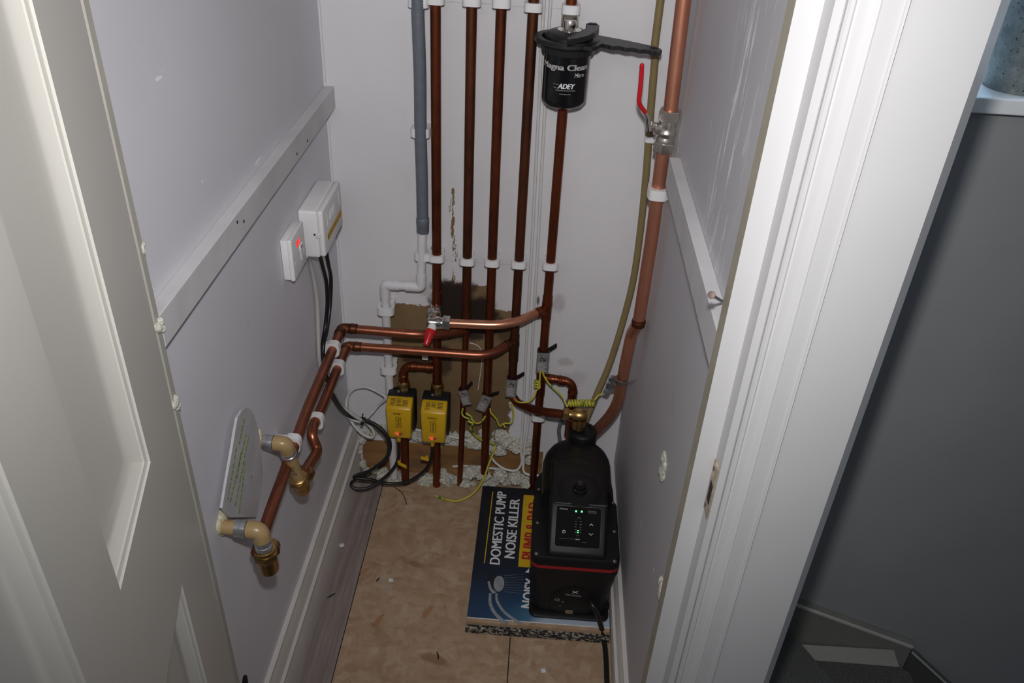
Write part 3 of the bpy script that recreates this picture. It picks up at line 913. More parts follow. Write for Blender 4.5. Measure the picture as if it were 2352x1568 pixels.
# pipe A: from riser two, left behind the valve, then forward along the left wall
AY, AX = -.135, .032
za_l = .578
t = thing('copper_pipe', 'upper copper pipe along the left wall, turning across under the chrome valve', 'pipe', (AX, -.40, za_l))
pA = fillet([V(XP[2] - .004, -.046, Z(757, 2)), V(.235, AY, za_l - .004), V(AX, AY, za_l), V(AX, -.45, za_l + .006), V(AX + .010, -.770, za_l + .005), V(.050, -.848, za_l + .012)], [.05, .024, .02, .03], 10)
obj('tube', tube(nb(), pA, R22, 18), M['copper_mid'], t)
b = nb(); sleeve(b, V(AX + .016, AY, za_l), V(AX + .038, AY, za_l), R22); sleeve(b, V(AX, AY - .016, za_l), V(AX, AY - .036, za_l), R22)
tube(b, fillet([V(AX + .020, AY, za_l), V(AX, AY, za_l), V(AX, AY - .020, za_l)], .019, 8), R22 * 1.1, 18)
obj('solder_elbow', b, M['copper_dark'], t)
# pipe B: from riser four
BY, BX, zb_l = -.105, .032, .506
t = thing('copper_pipe', 'lower copper pipe along the left wall with an offset bend near its end', 'pipe', (BX, -.35, zb_l))
s1 = Lf(722, 970, BX); s2 = Lf(716, 1030, .055); s3 = Lf(693, 1082, .062)
pB = fillet([V(XP[4] - .006, -.045, zb_l + .004), V(.385, BY, zb_l), V(BX, BY, zb_l), V(BX, -.36, zb_l + .004), Vector(Lf(722, 972, BX)), Vector(Lf(714, 998, BX + .002)), Vector(Lf(731, 1034, .048)), Vector(Lf(697, 1088, .055))], [.05, .024, .02, .010, .022, .025], 8)
obj('tube', tube(nb(), pB, R22, 18), M['copper_mid'], t)
b = nb(); sleeve(b, V(BX + .016, BY, zb_l), V(BX + .038, BY, zb_l), R22)
tube(b, fillet([V(BX + .020, BY, zb_l), V(BX, BY, zb_l), V(BX, BY - .020, zb_l)], .019, 8), R22 * 1.1, 18)
dB = (V(XP[4], -.04, zb_l) - V(.385, BY, zb_l)).normalized()
obj('solder_elbow', b, M['copper_dark'], t)
obj('solder_sleeve', sleeve(nb(), V(XP[4], -.04, zb_l + .004) - dB * .032, V(XP[4], -.04, zb_l + .004) - dB * .012, R22), M['copper_dark'], t)

# clips on the left wall pipes: wall on the -x side, pipe along y
tl = Matrix(((0, -1, 0, 0), (0, 0, -1, 0), (1, 0, 0, 0), (0, 0, 0, 1)))          # local z -> -y, local y -> -x


def tilt_left():
    m = Matrix.Identity(4)
    m[0][0], m[1][0], m[2][0] = 0, 0, 1       # local x -> z
    m[0][1], m[1][1], m[2][1] = -1, 0, 0      # local y -> -x
    m[0][2], m[1][2], m[2][2] = 0, -1, 0      # local z -> -y
    return m


TLm = tilt_left()
def yat_left(px, py, x): return Lf(px, py, x).y
clip_at((AX, Lf(765, 795, AX).y, za_l + .001), 'white clip on the upper left wall pipe, at the back corner', tilt=TLm, scale=.98)
clip_at((AX, Lf(672, 1005, AX).y, za_l + .006), 'white clip on the upper left wall pipe, beside the beige elbow', tilt=TLm, scale=.98)
clip_at((BX, Lf(776, 838, BX).y, zb_l + .001), 'white clip on the lower left wall pipe, at the back corner', tilt=TLm, scale=.98)
clip_at((BX, Lf(727, 962, BX).y, zb_l + .004), 'white clip on the lower left wall pipe, above its offset bend', tilt=TLm, scale=.98)


# ---- beige plastic elbows with crimp rings coming out of the left wall
def beige_elbow(wall_px, elb_px, brass_px, label, note=None, side=None):
    w0 = Lf(*wall_px); y0, z0 = w0.y, w0.z
    e = hit(*elb_px, 1, y0); e.z = z0 - .002
    bz = hit(*brass_px, 0, e.x + .004)
    dn = V(bz.x - e.x, bz.y - e.y, bz.z - e.z); Ld = dn.length; dn.normalize()
    t = thing('pipe_elbow', label, 'pipe elbow', w0, 'beige elbows out of the left wall')
    r = .0118
    obj('tube', tube(nb(), fillet([V(.0005, y0, z0), e, e + dn * (Ld - .006)], .006, 6), r, 20), M['beige'], t)
    dx = V(1, 0, -.03).normalized()
    b = nb(); tube(b, fillet([e - dx * .020, e, e + dn * .020], .012, 8), r * 1.24, 20); obj('elbow_body', b, M['beige'], t)
    b = nb()
    prof = [(r * 1.0, 0), (r * 1.22, .0008), (r * 1.22, .008), (r * 1.16, .0085), (r * 1.16, .010), (r * 1.22, .0105), (r * 1.22, .018), (r * 1.0, .019)]
    lathe(b, e - dx * .040, dx, prof, 24); obj('crimp_ring', b, M['alu'], t)
    b = nb(); lathe(b, e + dn * .021, dn, prof, 24); obj('crimp_ring', b, M['alu'], t)
    return t, e, dn, Ld, bz


t1, e1_, dn1, L1, bz1 = beige_elbow((505, 1209), (596, 1212), (612, 1278), 'beige plastic elbow with grey rings, nearest to the door')
t2, e2_, dn2, L2, bz2 = beige_elbow((598, 1013), (655, 1018), (688, 1106), 'beige plastic elbow with grey rings, handwritten pipe, further from the door')
text('handwriting', 'Loc O', M['ink'], t2, e2_ + dn2 * (L2 * .50) + V(-.002, -.0122, 0), dn2, V(1, .15, 0), .028, .009, bold=.02)


def brass_fit(c, dn, back, label):
    t = thing('brass_fitting', label, 'pipe fitting', c, 'brass elbows on the left wall pipes')
    b = nb(); hexnut(b, c - dn * .012, dn, .0205, .015, .002); lathe(b, c - dn * .020, dn, [(.0135, 0), (.0170, .002), (.0170, .009)], 24); obj('nut', b, M['brass'], t)
    b = nb(); lathe(b, c + dn * .003, dn, [(.0165, 0), (.0165, .022), (.0155, .028), (.011, .031), (.001, .032)], 24); obj('body', b, M['brass'], t)
    b = nb(); bd = (back - (c + dn * .010)).normalized(); lathe(b, c + dn * .010, bd, [(.0145, 0), (.0145, .020), (.0185, .021), (.0185, .034), (.0130, .037)], 24); obj('side_union', b, M['brass'], t)
    return t


brass_fit(bz1, dn1, V(.052, -.77, za_l + .008), 'brass elbow fitting under the beige elbow nearest the door')
brass_fit(bz2, dn2, Vector(Lf(712, 1062, .055)), 'brass elbow fitting under the beige elbow with handwriting')

# foam where the beige pipes enter the wall
for (px, py, r, lab) in ((508, 1203, (.010, .022, .030), 'cream foam squeezed round the nearer beige pipe at the wall'), (597, 1007, (.005, .010, .022), 'small cream foam seal round the further beige pipe')):
    p = Lf(px, py); b = nb()
    for i in range(5): blob(b, p + V(.001, random.uniform(-.010, .010) * r[1] / .02, random.uniform(-.016, .016) * r[2] / .03), (r[0] * .7, r[1] * .6, r[2] * .6), .4, 60, 2, i * 3.1)
    tag(obj('foam_seal', b, M['foam_y']), lab, 'foam')

# ---- plasterboard offcut with green handwriting
oc = thing('plasterboard_offcut', 'torn plasterboard offcut with green handwriting, behind the beige elbows', 'offcut', Lf(565, 1190, .006))
zf = 3.267
outl = [(340, 182), (375, 190), (405, 240), (428, 310), (445, 380), (462, 560), (472, 680), (455, 800), (432, 950), (420, 1005), (230, 1008), (205, 985), (165, 935), (200, 720), (236, 520), (260, 370), (280, 258), (315, 200)]
P3 = [Lf(460 + a / zf, 880 + c / zf, .013) for a, c in outl]
b = nb(); prism(b, [V(.0082, p.y, p.z) for p in P3], (.0048, 0, 0), .0010)
obj('board', b, M['plaster'], oc, smooth=False)
rnd = random.Random(3)
hw = nb()
for xa, ya, xb, yb_ in ((330, 270, 286, 480), (345, 380, 225, 890), (272, 480, 203, 890), (362, 400, 255, 950), (335, 600, 290, 985), (384, 690, 380, 750), (305, 520, 262, 760)):
    L_ = math.hypot(xb - xa, yb_ - ya); f = 0.0
    while f < 1:
        wl = rnd.uniform(26, 60) / L_; pts = []
        n_ = max(4, int(wl * L_ / 3.2)); side = 4.5
        for k in range(n_):
            g_ = min(1, f + wl * k / n_); side = -side; a_ = rnd.uniform(.4, 1.25)
            pts.append((xa + (xb - xa) * g_ + side * a_, ya + (yb_ - ya) * g_ + rnd.uniform(-1.5, 1.5)))
        if f + wl <= 1.02: tube(hw, spline([Lf(460 + a / zf, 880 + c / zf, .0131) for a, c in pts], 3), .00050, 5)
        f += wl + rnd.uniform(8, 16) / L_
obj('handwriting', hw, M['green_ink'], oc)

# ---- chrome isolating valve with red lever on the bright crossing pipe
vx, vy, vz = .262, -.122, zs - .004
cv = thing('ball_valve', 'chrome angle valve with red lever on the leftmost riser', 'valve', (vx, vy, vz))
b = nb(); tube(b, fillet([V(XP[1], -.040, Z(705, 1)), V(XP[1] - .002, -.085, Z(705, 1) - .004), V(vx - .012, vy, vz)], .02, 8), .0150, 20)
lathe(b, V(XP[1] - .001, -.062, Z(705, 1)), (0, -1, -.08), [(.017, 0), (.019, .004), (.019, .014), (.016, .018)], 24)
lathe(b, V(vx - .020, vy, vz), (1, 0, 0), [(.013, -.006), (.0165, -.002), (.0165, .020), (.0145, .024), (.0145, .036)], 24)
obj('body', b, M['chrome'], cv)
b = nb(); hexnut(b, V(vx + .010, vy, vz), (1, 0, 0), .0190, .018); obj('union_nut', b, M['chrome'], cv, smooth=False)
hs = V(vx - .013, vy - .014, vz - .002); he = V(*Bk(978, 793, .175))
hd = (he - hs).normalized()
obj('spindle', lathe(nb(), hs, hd, [(.0095, -.004), (.0105, .006), (.0105, .010)], 20), M['white_plastic'], cv)
Lh = (he - hs).length
obj('lever', lathe(nb(), hs + hd * .010, hd, [(.0115, 0), (.0120, .002), (.0112, (Lh - .01) * .35), (.0090, (Lh - .01) * .6), (.0078, Lh - .014), (.006, Lh - .010)], 20), M['red'], cv)

# ---- black magnetic filter on riser five
zf0, zf1 = zat(232, XP[5], .075), zat(118, XP[5], .075)      # bottom and top of the canister body
FX, FY = Bk(1299, 180, .072).x, -.072
mf = thing('magnetic_filter', 'black canister filter with silver lettering on the fifth copper riser', 'filter', (FX, FY, zf0))
FR = .0465
b = nb(); lathe(b, (FX, FY, zf0), (0, 0, 1), [(.010, -.014), (.014, -.012), (.030, -.009), (FR - .006, -.004), (FR - .001, .003), (FR, .008), (FR, zf1 - zf0), (.02, zf1 - zf0 + .001)], 48)
obj('canister', b, M['black_gloss'], mf)
b = nb(); lathe(b, (FX, FY, zf1 - .002), (0, 0, 1), [(FR + .001, 0), (FR + .006, .002), (FR + .007, .014), (FR + .003, .017), (FR + .002, .034), (FR - .004, .038), (.030, .043), (.012, .0435)], 48)
obj('cap', b, M['black'], mf)
zc_ = zf1 + .042
b = nb(); lathe(b, (FX, FY, zc_ - .002), (0, 0, 1), [(.024, 0), (.024, .002), (.014, .0035), (.0125, .004), (.0125, .018), (.0115, .020)], 28); obj('silver_collar', b, M['chrome'], mf)
b = nb(); lathe(b, (XP[5], -.04, zat(72, XP[5])), (0, 0, 1), [(.014, -.012), (.0155, -.010), (.0155, .012), (.0175, .013), (.0175, .030), (.0135, .034)], 28)
tube(b, [V(XP[5], -.045, zat(72, XP[5]) - .003), V(FX, FY + .01, zc_ - .004)], .011, 16); obj('union', b, M['nickel'], mf)
def wraptext(nm, s, mat, z, h, a0, w, shear=0, bold=0): return text(nm, s, mat, bpy.data.objects[mf.children[0].name], V(0, 0, z), V(1, 0, 0), V(0, 0, 1), w, h, .0004, shear, bold, wrap=((FX, FY), FR, a0))
Hc = zf1 - zf0
zl = lambda py: zat(py, FX, .072 + FR)
wraptext('title_lettering', 'Magna Clean', M['silver_ink'], zl(167), zl(147) - zl(165), -1.22, .104, bold=.03)
wraptext('subtitle_lettering', 'Micro', M['white_ink'], zl(178.5), zl(169) - zl(178.5), .36, .022, shear=.25)
wraptext('mark', '2', M['red_ink'], zl(177), zl(167) - zl(177), .93, .006, shear=.2)
wraptext('brand_lettering', 'ADEY', M['white_ink'], zl(204.5), zl(193) - zl(204.5), -.32, .034, shear=.3, bold=.03)
wraptext('small_lettering', 'PROFESSIONAL HEATING SOLUTIONS', M['silver_ink'], zl(210), .0022, -.42, .040)
wraptext('web_lettering', 'www.adey.com', M['silver_ink'], zl(218.5), .0026, -.25, .023)
b = nb()
for zz_, a0, a1, r_ in ((zl(195), -.55, -.22, .0003), (zl(203), -.52, -.30, .0004)):
    tube(b, [V(FX + (FR + .0003) * math.sin(a0 + (a1 - a0) * i / 8), FY - (FR + .0003) * math.cos(a0 + (a1 - a0) * i / 8), zz_ - .0015 * i / 8) for i in range(9)], r_, 5)
obj('swoosh', b, M['silver_ink'], mf.children[0])

# ---- black plastic spanner left hanging on the filter cap
zsp = zf1 + .018
sp = thing('filter_spanner', 'black plastic ring spanner left on the filter cap, handle pointing right', 'spanner', (FX, FY, zsp))
b = nb(); n = 48; ri, ro = FR + .0075, FR + .0155
A1, A2, A3, A4 = [], [], [], []
for k in range(n):
    a = 2 * PI * k / n; c, s = math.cos(a), math.sin(a)
    ex = .006 * max(0, math.cos(a - PI)) ** 4
    tz = zsp + .0
    A1.append(b.verts.new((FX + ri * c, FY + ri * s, tz))); A2.append(b.verts.new((FX + (ro + ex) * c, FY + (ro + ex) * s, tz)))
    A3.append(b.verts.new((FX + (ro + ex) * c, FY + (ro + ex) * s, tz + .010))); A4.append(b.verts.new((FX + ri * c, FY + ri * s, tz + .010)))
bridge(b, A1, A2); bridge(b, A2, A3); bridge(b, A3, A4); bridge(b, A4, A1)
obj('ring', b, M['black_spanner'], sp)
# handle: flat bar with a finger-grip edge and a hanging hole near its end
zh = zsp + .009
hp_ = [(1352, 76), (1370, 79.5), (1405, 86), (1440, 92.5), (1480, 101), (1503, 106), (1517, 111), (1521, 115), (1518, 119), (1508, 117.5)]
hp_ += [(1508 - i * 6.2, 117.5 - i * .78 + .9 * math.sin(i * 1.25)) for i in range(1, 20)] + [(1382, 100), (1374, 105), (1360, 109), (1340, 106)]
b = nb(); prism(b, [Fl(px, py, zh) for px, py in hp_], (0, 0, -.008), .0012)
obj('handle', b, M['black_spanner'], sp, smooth=False)
hh = Fl(1502, 110.5, zh) + V(0, 0, .0001)
b = nb(); prism(b, [hh + V(.0075 * math.cos(2 * PI * i / 20), .0065 * math.sin(2 * PI * i / 20), 0) for i in range(20)], (0, 0, .0004)); obj('hanging_hole', b, M['dark_hole'], sp)
# hooked jaw lying over the cap
b = nb()
jj = [(1302, 86), (1318, 80), (1335, 71), (1348, 62), (1346, 54), (1355, 51), (1370, 52), (1377, 58), (1376, 66), (1366, 74), (1350, 82), (1325, 88), (1305, 91)]
zj = zsp + .034
prism(b, [Fl(px, py, zj) for px, py in jj], (0, 0, -.010), .0012); obj('jaw', b, M['black_spanner'], sp, smooth=False)
b = nb(); c_ = Fl(1360, 55.5, zj); prism(b, [c_ + V(.010 * math.cos(2 * PI * i / 20), .005 * math.sin(2 * PI * i / 20), .0002) for i in range(20)], (0, 0, .0005)); obj('jaw_hole', b, M['dark_hole'], sp)

# ---- large copper pipe down the right side
RB = .0138
RX, RY = W - .030, -.200
def rp(px, py): return hit(px, py, 1, RY)
pz_top = rp(1570, 0)
bp = thing('copper_pipe', 'wide bright copper pipe down the right side, with red lever valve', 'pipe', rp(1425, 900))
k0 = rp(1570, 0); k1 = rp(1466, 738)
up = k0 + (k0 - k1).normalized() * 1.0
up = V(k0.x - .002, RY, TOP)
vt, vb2 = rp(1540, 252), rp(1523, 345)
obj('tube', tube(nb(), [up, k0, (k0 + vt) / 2, vt], RB, 22), M['copper_big'], bp)
kn = rp(1467, 738)
off = [vb2, rp(1497, 545), kn, Bk(1451, 765, .160), Bk(1437, 830, .155), Bk(1421, 920, .140), Bk(1402, 955, .130), Bk(1368, 990, .115), Bk(1335, 1020, .105)]
obj('tube', tube(nb(), fillet(off, [.03, .014, .014, .03, .05, .04, .03], 8), RB, 22), M['copper_big'], bp)
b = nb(); kk = (Bk(1451, 765, .160) - kn); sleeve(b, kn + V(0, 0, .006), kn - V(0, 0, .012), RB * .98); obj('solder_joint', b, M['copper_dark'], bp)

# ---- ball valve with red lever
gv = thing('ball_valve', 'nickel ball valve with long red lever on the wide right pipe', 'valve', vb2)
ax_ = (vt - vb2).normalized(); LV = (vt - vb2).length
for p_ in (vb2 - ax_ * .002, vt - ax_ * .020): obj('union_nut', hexnut(nb(), p_, ax_, .0220, .0205, .0018), M['nickel'], gv, smooth=False)
b = nb(); lathe(b, vb2 + ax_ * .017, ax_, [(.0145, 0), (.0182, .001), (.0186, .008), (.0170, .011), (.0170, .014), (.0192, .017), (.0192, .022), (.0168, .025), (.0172, .032), (.0176, .044), (.0160, .052), (.0150, LV - .040), (.014, LV - .036)], 28)
st0 = vb2 + ax_ * (LV * .47)
lv = (hit(1492, 287, 1, RY - .006) - st0).normalized()
lathe(b, st0, lv, [(.0110, .010), (.0110, .024), (.0085, .026), (.0085, .036)], 20); obj('body', b, M['nickel'], gv, ang=50)
hb = st0 + lv * .036
b = nb(); hexnut(b, hb, lv, .0085, .006, .0008); obj('handle_nut', b, M['steel'], gv)
pts = [hit(1491, 300, 1, RY - .010), hit(1489, 285, 1, RY - .010), hit(1487, 268, 1, RY - .012), hit(1480, 256, 1, RY - .018)]
b = nb(); tube(b, pts, [.0055, .006, .0045, .0040], 10); obj('lever_shank', b, M['chrome'], gv)
pts = [hit(1482, 258, 1, RY - .017), hit(1471, 243, 1, RY - .024), hit(1467, 232, 1, RY - .027), hit(1471, 200, 1, RY - .027), hit(1474, 160, 1, RY - .027), hit(1474.5, 150, 1, RY - .027)]
b = nb(); tube(b, fillet(pts, .012, 5), .0043, 14); blob(b, pts[-1], .0042, 0, 1, 2); obj('lever_sleeve', b, M['red'], gv)

# clip that holds it to the right wall
pc = rp(1511, 440)
o = clip_at((pc.x, RY, pc.z), 'large white clip holding the wide right copper pipe to the wall', rz=-PI / 2, scale=1.30)

# ---- tan plastic pipe behind it
TB = thing('plastic_pipe', 'tan flexible plastic pipe curving down to the pump', 'pipe', Bk(1345, 950, .09))
pts = [V(Bk(1517, 0, .03).x, -.03, TOP), Bk(1517, 0, .03), Bk(1505, 130, .03), Bk(1494, 260, .03), Bk(1484, 400, .03), Bk(1472, 520, .03), Bk(1455, 640, .032), Bk(1430, 740, .038), Bk(1402, 830, .048), Bk(1375, 895, .065), Bk(1345, 965, .09), Bk(1330, 1000, .10)]
obj('tube', tube(nb(), spline(pts, 5), .0082, 16), M['olive'], TB)
clip_at((Bk(1495, 318, .03).x, -.03, Bk(1495, 318, .03).z), 'white clip on the tan pipe, behind the ball valve', scale=.75)

# ---- brass union by the pump
bu = thing('brass_fitting', 'brass tee and nut joining pipes just above the pump', 'pipe fitting', nutp)
b = nb(); hexnut(b, nutp - V(.004, 0, 0), (1, 0, -.03), .0165, .016, .002); obj('nut', b, M['brass'], bu)
b = nb(); lathe(b, nutp + V(.012, 0, 0), (1, 0, -.02), [(.012, 0), (.0125, .008), (.016, .013), (.0185, .021), (.0185, .036), (.013, .043)], 24)
cB = nutp + V(.040, 0, 0); lathe(b, cB + V(0, 0, .012), (0, 0, -1), [(.012, 0), (.0175, .010), (.0175, .050)], 24); obj('body', b, M['brass'], bu)
ps = thing('copper_pipe', 'short copper spigot dropping from the brass tee behind the pump', 'pipe', Bk(1310, 1010, .12))
obj('tube', tube(nb(), [Bk(1312, 962, .128), Bk(1309, 1012, .128)], R22, 16), M['copper_old'], ps)
gp = thing('grey_pipe', 'grey flexible pipe looping down beside the pump', 'pipe', Bk(1290, 1010, .03))
obj('tube', tube(nb(), spline([Bk(1312, 905, .02), Bk(1303, 925, .024), Bk(1294, 955, .03), Bk(1284, 985, .03), Bk(1287, 1020, .03)], 6), .0052, 12), M['hose'], gp)

# ---- grey hose and white waste pipe on the left of the risers
HS = thing('drain_hose', 'grey ribbed drain hose plugged into the white waste pipe', 'hose', Bk(970, 540, .045))
hp = spline([V(Bk(958, 0, .045).x, -.045, 1.75), Bk(959, -20, .045), Bk(961, 60, .045), Bk(965, 180, .045), Bk(966, 300, .045), Bk(969, 400, .045), Bk(971, 510, .045)], 60)
hp2 = [hp[0]]
for p in hp:
    if (p - hp2[-1]).length > .0016: hp2.append(p)
rads = [.0128 + (.0007 if (i % 2) else 0) for i in range(len(hp2))]
obj('ribbed_tube', tube(nb(), hp2, rads, 18), M['hose'], HS, ang=80)
pz = hp2[-1]
obj('cuff', lathe(nb(), pz + V(0, 0, .012), (0, 0, -1), [(.0138, 0), (.0150, .002), (.0150, .016), (.0145, .017), (.0145, .034), (.0135, .037)], 24), M['hose'], HS)

WP = thing('waste_pipe', 'white plastic waste pipe stepping left with two elbows', 'pipe', Bk(897, 1080, .04))
w = [Bk(970, 535, .045), Bk(967, 655, .045), Bk(884, 657, .045), Bk(896, 1095, .045)]
w[1].z = w[2].z = (w[1].z + w[2].z) / 2; w[3].x = w[2].x + .002; 
obj('tube', tube(nb(), fillet(w, .012, 6), .0107, 20), M['pvc'], WP)
for i, (a, c, d) in enumerate(((w[0], w[1], w[2]), (w[1], w[2], w[3]))):
    u = (a - c).normalized(); v = (d - c).normalized()
    b = nb(); tube(b, fillet([c + u * .036, c, c + v * .036], .008, 8), .0128, 20); obj('elbow', b, M['pvc'], WP)
clip_at((w[2].x + .0005, -.045, zat(710, w[2].x, .045)), 'white clip on the waste pipe, just below its lower elbow', scale=1.13)
clip_at((w[2].x + .001, -.045, zat(846, w[2].x, .045)), 'white clip on the waste pipe, above the left yellow valve', scale=1.13)
clip_at((w[0].x, -.036, zat(585, w[0].x, .036)), 'white clip behind the waste pipe, below the grey cuff', scale=1.1)
clip_at((Bk(967, 300, .03).x, -.033, Bk(967, 300, .03).z), 'white clip behind the grey hose, halfway down it', scale=1.15)
clip_at((Bk(963, 2, .03).x, -.033, Bk(963, 2, .03).z), 'white clip behind the grey hose at the top', scale=1.15)


# ---- earth clamps
def clamp_parts(length):
    t = thing('earth_clamp', '', 'earth clamp', (0, 0, 0), 'earth clamps on the pipes')
    b = nb(); lathe(b, (0, 0, -.004), (0, 0, 1), [(.0113, 0), (.0124, .0004), (.0124, .0076), (.0113, .008)], 24, False)
    prism(b, [V(.009, .006, -.004), V(.013, .004, -.004), V(.026, .010, .004), V(.024, .013, .004)], (0, 0, .008)); obj('strap', b, M['black'], t)
    b = nb(); box(b, (-.0125, -.0155, -length), (.0125, -.0115, .004), .0015); obj('tag_plate', b, M['plate_clear'], t)
    b = nb()
    for i in range(7): box(b, (-.009, -.0160, -length + .006 + i * (length - .022) / 7), (.009 - (i % 3) * .002, -.0155, -length + .0072 + i * (length - .022) / 7))
    obj('fine_print', b, M['silver_ink'], t, smooth=False)
    b = nb(); lathe(b, (0, -.0150, -.006), (0, -1, 0), [(.0052, 0), (.0052, .003), (.0040, .0055), (.0015, .006)], 18); box(b, (-.006, -.0155, -.014), (.006, -.0135, -.010), .0005); obj('screw', b, M['chrome'], t)
    return t


cl = clamp_parts(.044)
spots = [(5, 806, 0.0, 0, 'earth clamp on the fifth copper riser, tag hanging straight beside the branch', 1.28),
         (4, 868, 0.0, 0.05, 'earth clamp on the fourth copper riser, above its bend', 1.15),
         (2, 893, 0.0, -.28, 'earth clamp on the narrow second riser, tag tilted to the right', 1.0),
         (3, 905, 0.0, .36, 'earth clamp on the third copper riser, tag tilted to the left', 1.1)]
for i, (k, py, rz, roll, lab, s) in enumerate(spots):
    m = Matrix.Translation((XP[k] - (.004 if k == 2 else 0), -.04, Z(py, k))) @ Matrix.Rotation(roll, 4, 'Y') @ Matrix.Scale(s, 4)
    if i == 0: cl.matrix_basis = m; cl['label'] = lab
    else: copy_tree(cl, m, lab)
# chunkier clamp on the wide right pipe
c5 = Bk(1427, 872, .152)
t = thing('earth_clamp', 'bulky steel earth clamp on the wide right pipe, strap end sticking out', 'earth clamp', c5, 'earth clamps on the pipes')
b = nb(); lathe(b, c5 + V(0, 0, -.006), (0.08, 0, 1), [(.0148, 0), (.0162, .0004), (.0162, .0106), (.0148, .011)], 24, False)
prism(b, [c5 + V(.013, -.008, -.008), c5 + V(.021, -.014, -.002), c5 + V(.036, -.016, .016), c5 + V(.020, -.010, .003)], (0, .001, 0)); obj('strap', b, M['steel'], t)
b = nb(); q0 = c5 + V(-.026, -.012, .002)
box(b, q0 + V(-.010, -.006, -.018), q0 + V(.012, .006, -.002), .001); box(b, q0 + V(-.006, -.007, .004), q0 + V(.014, .006, .014), .001); lathe(b, q0 + V(-.002, -.004, -.020), (0.25, 0, 1), [(.0035, 0), (.0035, .036)], 12); hexnut(b, q0 + V(.004, -.004, .012), (0.2, 0, 1), .0065, .006)
obj('screw_block', b, M['steel'], t)
b = nb(); prism(b, [c5 + V(-.042, -.014, -.030), c5 + V(-.030, -.014, -.034), c5 + V(-.016, -.014, .002), c5 + V(-.030, -.014, .008)], (0, -.003, 0), .0006); obj('tag_plate', b, M['plate_clear'], t)

# ---- earth wires
def wire(label, pts, r=.0022, n=6):
    t = thing('earth_wire', label, 'wire', pts[len(pts) // 2], 'green and yellow earth wires')
    obj('insulation', tube(nb(), spline(pts, n), r, 10), M['earth'], t); return t


def coil(p0, p1, r, turns, n=10):
    d = (p1 - p0); rm = orient(d); out = []
    for i in range(int(turns * n) + 1):
        a = 2 * PI * i / n; f = i / (turns * n)
        out.append(p0 + d * f + rm @ V(r * math.cos(a), r * math.sin(a), 0))
    return out


O = .062
wire('earth wire looping between the second and third riser clamps', [Bk(1063, 938, O), Bk(1061, 950, O), Bk(1068, 958, O + .004), Bk(1082, 962, O + .006), Bk(1087, 966, O + .008), Bk(1094, 972, O + .006), Bk(1106, 968, O + .004), Bk(1115, 955, O)])
wire('earth wire running from the third riser clamp up to the fourth riser clamp', [Bk(1126, 938, O), Bk(1128, 948, O), Bk(1140, 962, O), Bk(1148, 979, O), Bk(1155, 973, O + .003), Bk(1160, 981, O + .003), Bk(1158, 972, O), Bk(1174, 971, O), Bk(1179, 955, O), Bk(1177, 935, O), Bk(1174, 924, O)])
wire('long earth wire hanging from the knot down to the floor foam', [Bk(1070, 948, O), Bk(1083, 959, O + .004), Bk(1076, 967, O + .006), Bk(1086, 972, O + .007), Bk(1081, 984, O), Bk(1092, 1000, O - .01), Bk(1112, 1013, O - .02), Bk(1136, 1020, .03), Bk(1134, 1036, .04), Bk(1122, 1068, .055), Bk(1108, 1105, .07), Fl(1085, 1134, .020), Fl(1050, 1150, .006), Fl(1020, 1145, .006), Fl(1000, 1138, .008)], .0030)
c0_, c1_ = Bk(1234, 890, .062), Bk(1234, 872, .062)
wire('earth wire with a small vertical coil between the fourth and fifth riser clamps', [Bk(1184, 918, .075), Bk(1190, 923, .088), Bk(1202, 924, .095), Bk(1216, 921, .090), Bk(1228, 908, .075), Bk(1232, 896, O)] + coil(c0_, c1_, .0068, 3) + [Bk(1240, 865, O), Bk(1241, 852, O)], n=3)
c0_, c1_ = Bk(1307, 926, .115), Bk(1364, 925, .115)
wire('earth wire with a long horizontal coil above the pump', [Bk(1246, 852, O), Bk(1250, 864, O), Bk(1262, 882, .07), Bk(1280, 898, .08), Bk(1293, 912, .10), Bk(1299, 926, .112), Bk(1303, 934, .115)] + coil(c0_, c1_, .0082, 9) + [Bk(1368, 916, .11), Bk(1376, 907, .10), Bk(1388, 901, .09), Bk(1394, 896, .085)], n=3)

# small wire hook where the long earth wire is fixed
t = thing('metal_hook', 'thin bent metal hook holding the earth wire above the foam', 'hook', Bk(1138, 1010, .03))
obj('wire_hook', tube(nb(), fillet([Bk(1147, 984, .025), Bk(1138, 983, .028), Bk(1134, 1006, .03), Bk(1140, 1012, .032), Bk(1132, 1010, .03)], .004), .0012, 8), M['chrome'], t)
b = nb(); box(b, Bk(1139, 1018, .032) - V(.005, .003, .005), Bk(1139, 1018, .032) + V(.005, .003, .005), .001); obj('terminal', b, M['chrome'], t)
# stray white thread hanging on the brown board
t = thing('loose_thread', 'thin white thread dangling between the second and third risers', 'thread', Bk(1105, 850, .004))
obj('thread', tube(nb(), spline([Bk(1078, 787, .004), Bk(1092, 791, .004), Bk(1103, 800, .004), Bk(1107, 825, .004), Bk(1103, 860, .004), Bk(1098, 895, .004)], 6), .0010, 6), M['white_ink'], t)
b = nb(); box(b, Bk(976, 823, .03) - V(.008, 0, .006), Bk(976, 823, .03) + V(.008, .028, .006), .002); tag(obj('clip_base', b, M['white_plastic']), 'empty white clip base on the scorched board under the red lever', 'clip base')
pq = Bk(1240, 958, .03)
clip_at((XP[5], -.04, zat(955, XP[5])), 'white clip on the fifth riser, half hidden by the copper bend', scale=1.0)
b = nb(); q0 = Bk(1064, 958, .028); box(b, q0 - V(.010, 0, .012), q0 + V(.004, .026, .012), .002); tag(obj('clip_base', b, M['white_plastic']), 'white clip base showing behind the second riser clamp', 'clip base')

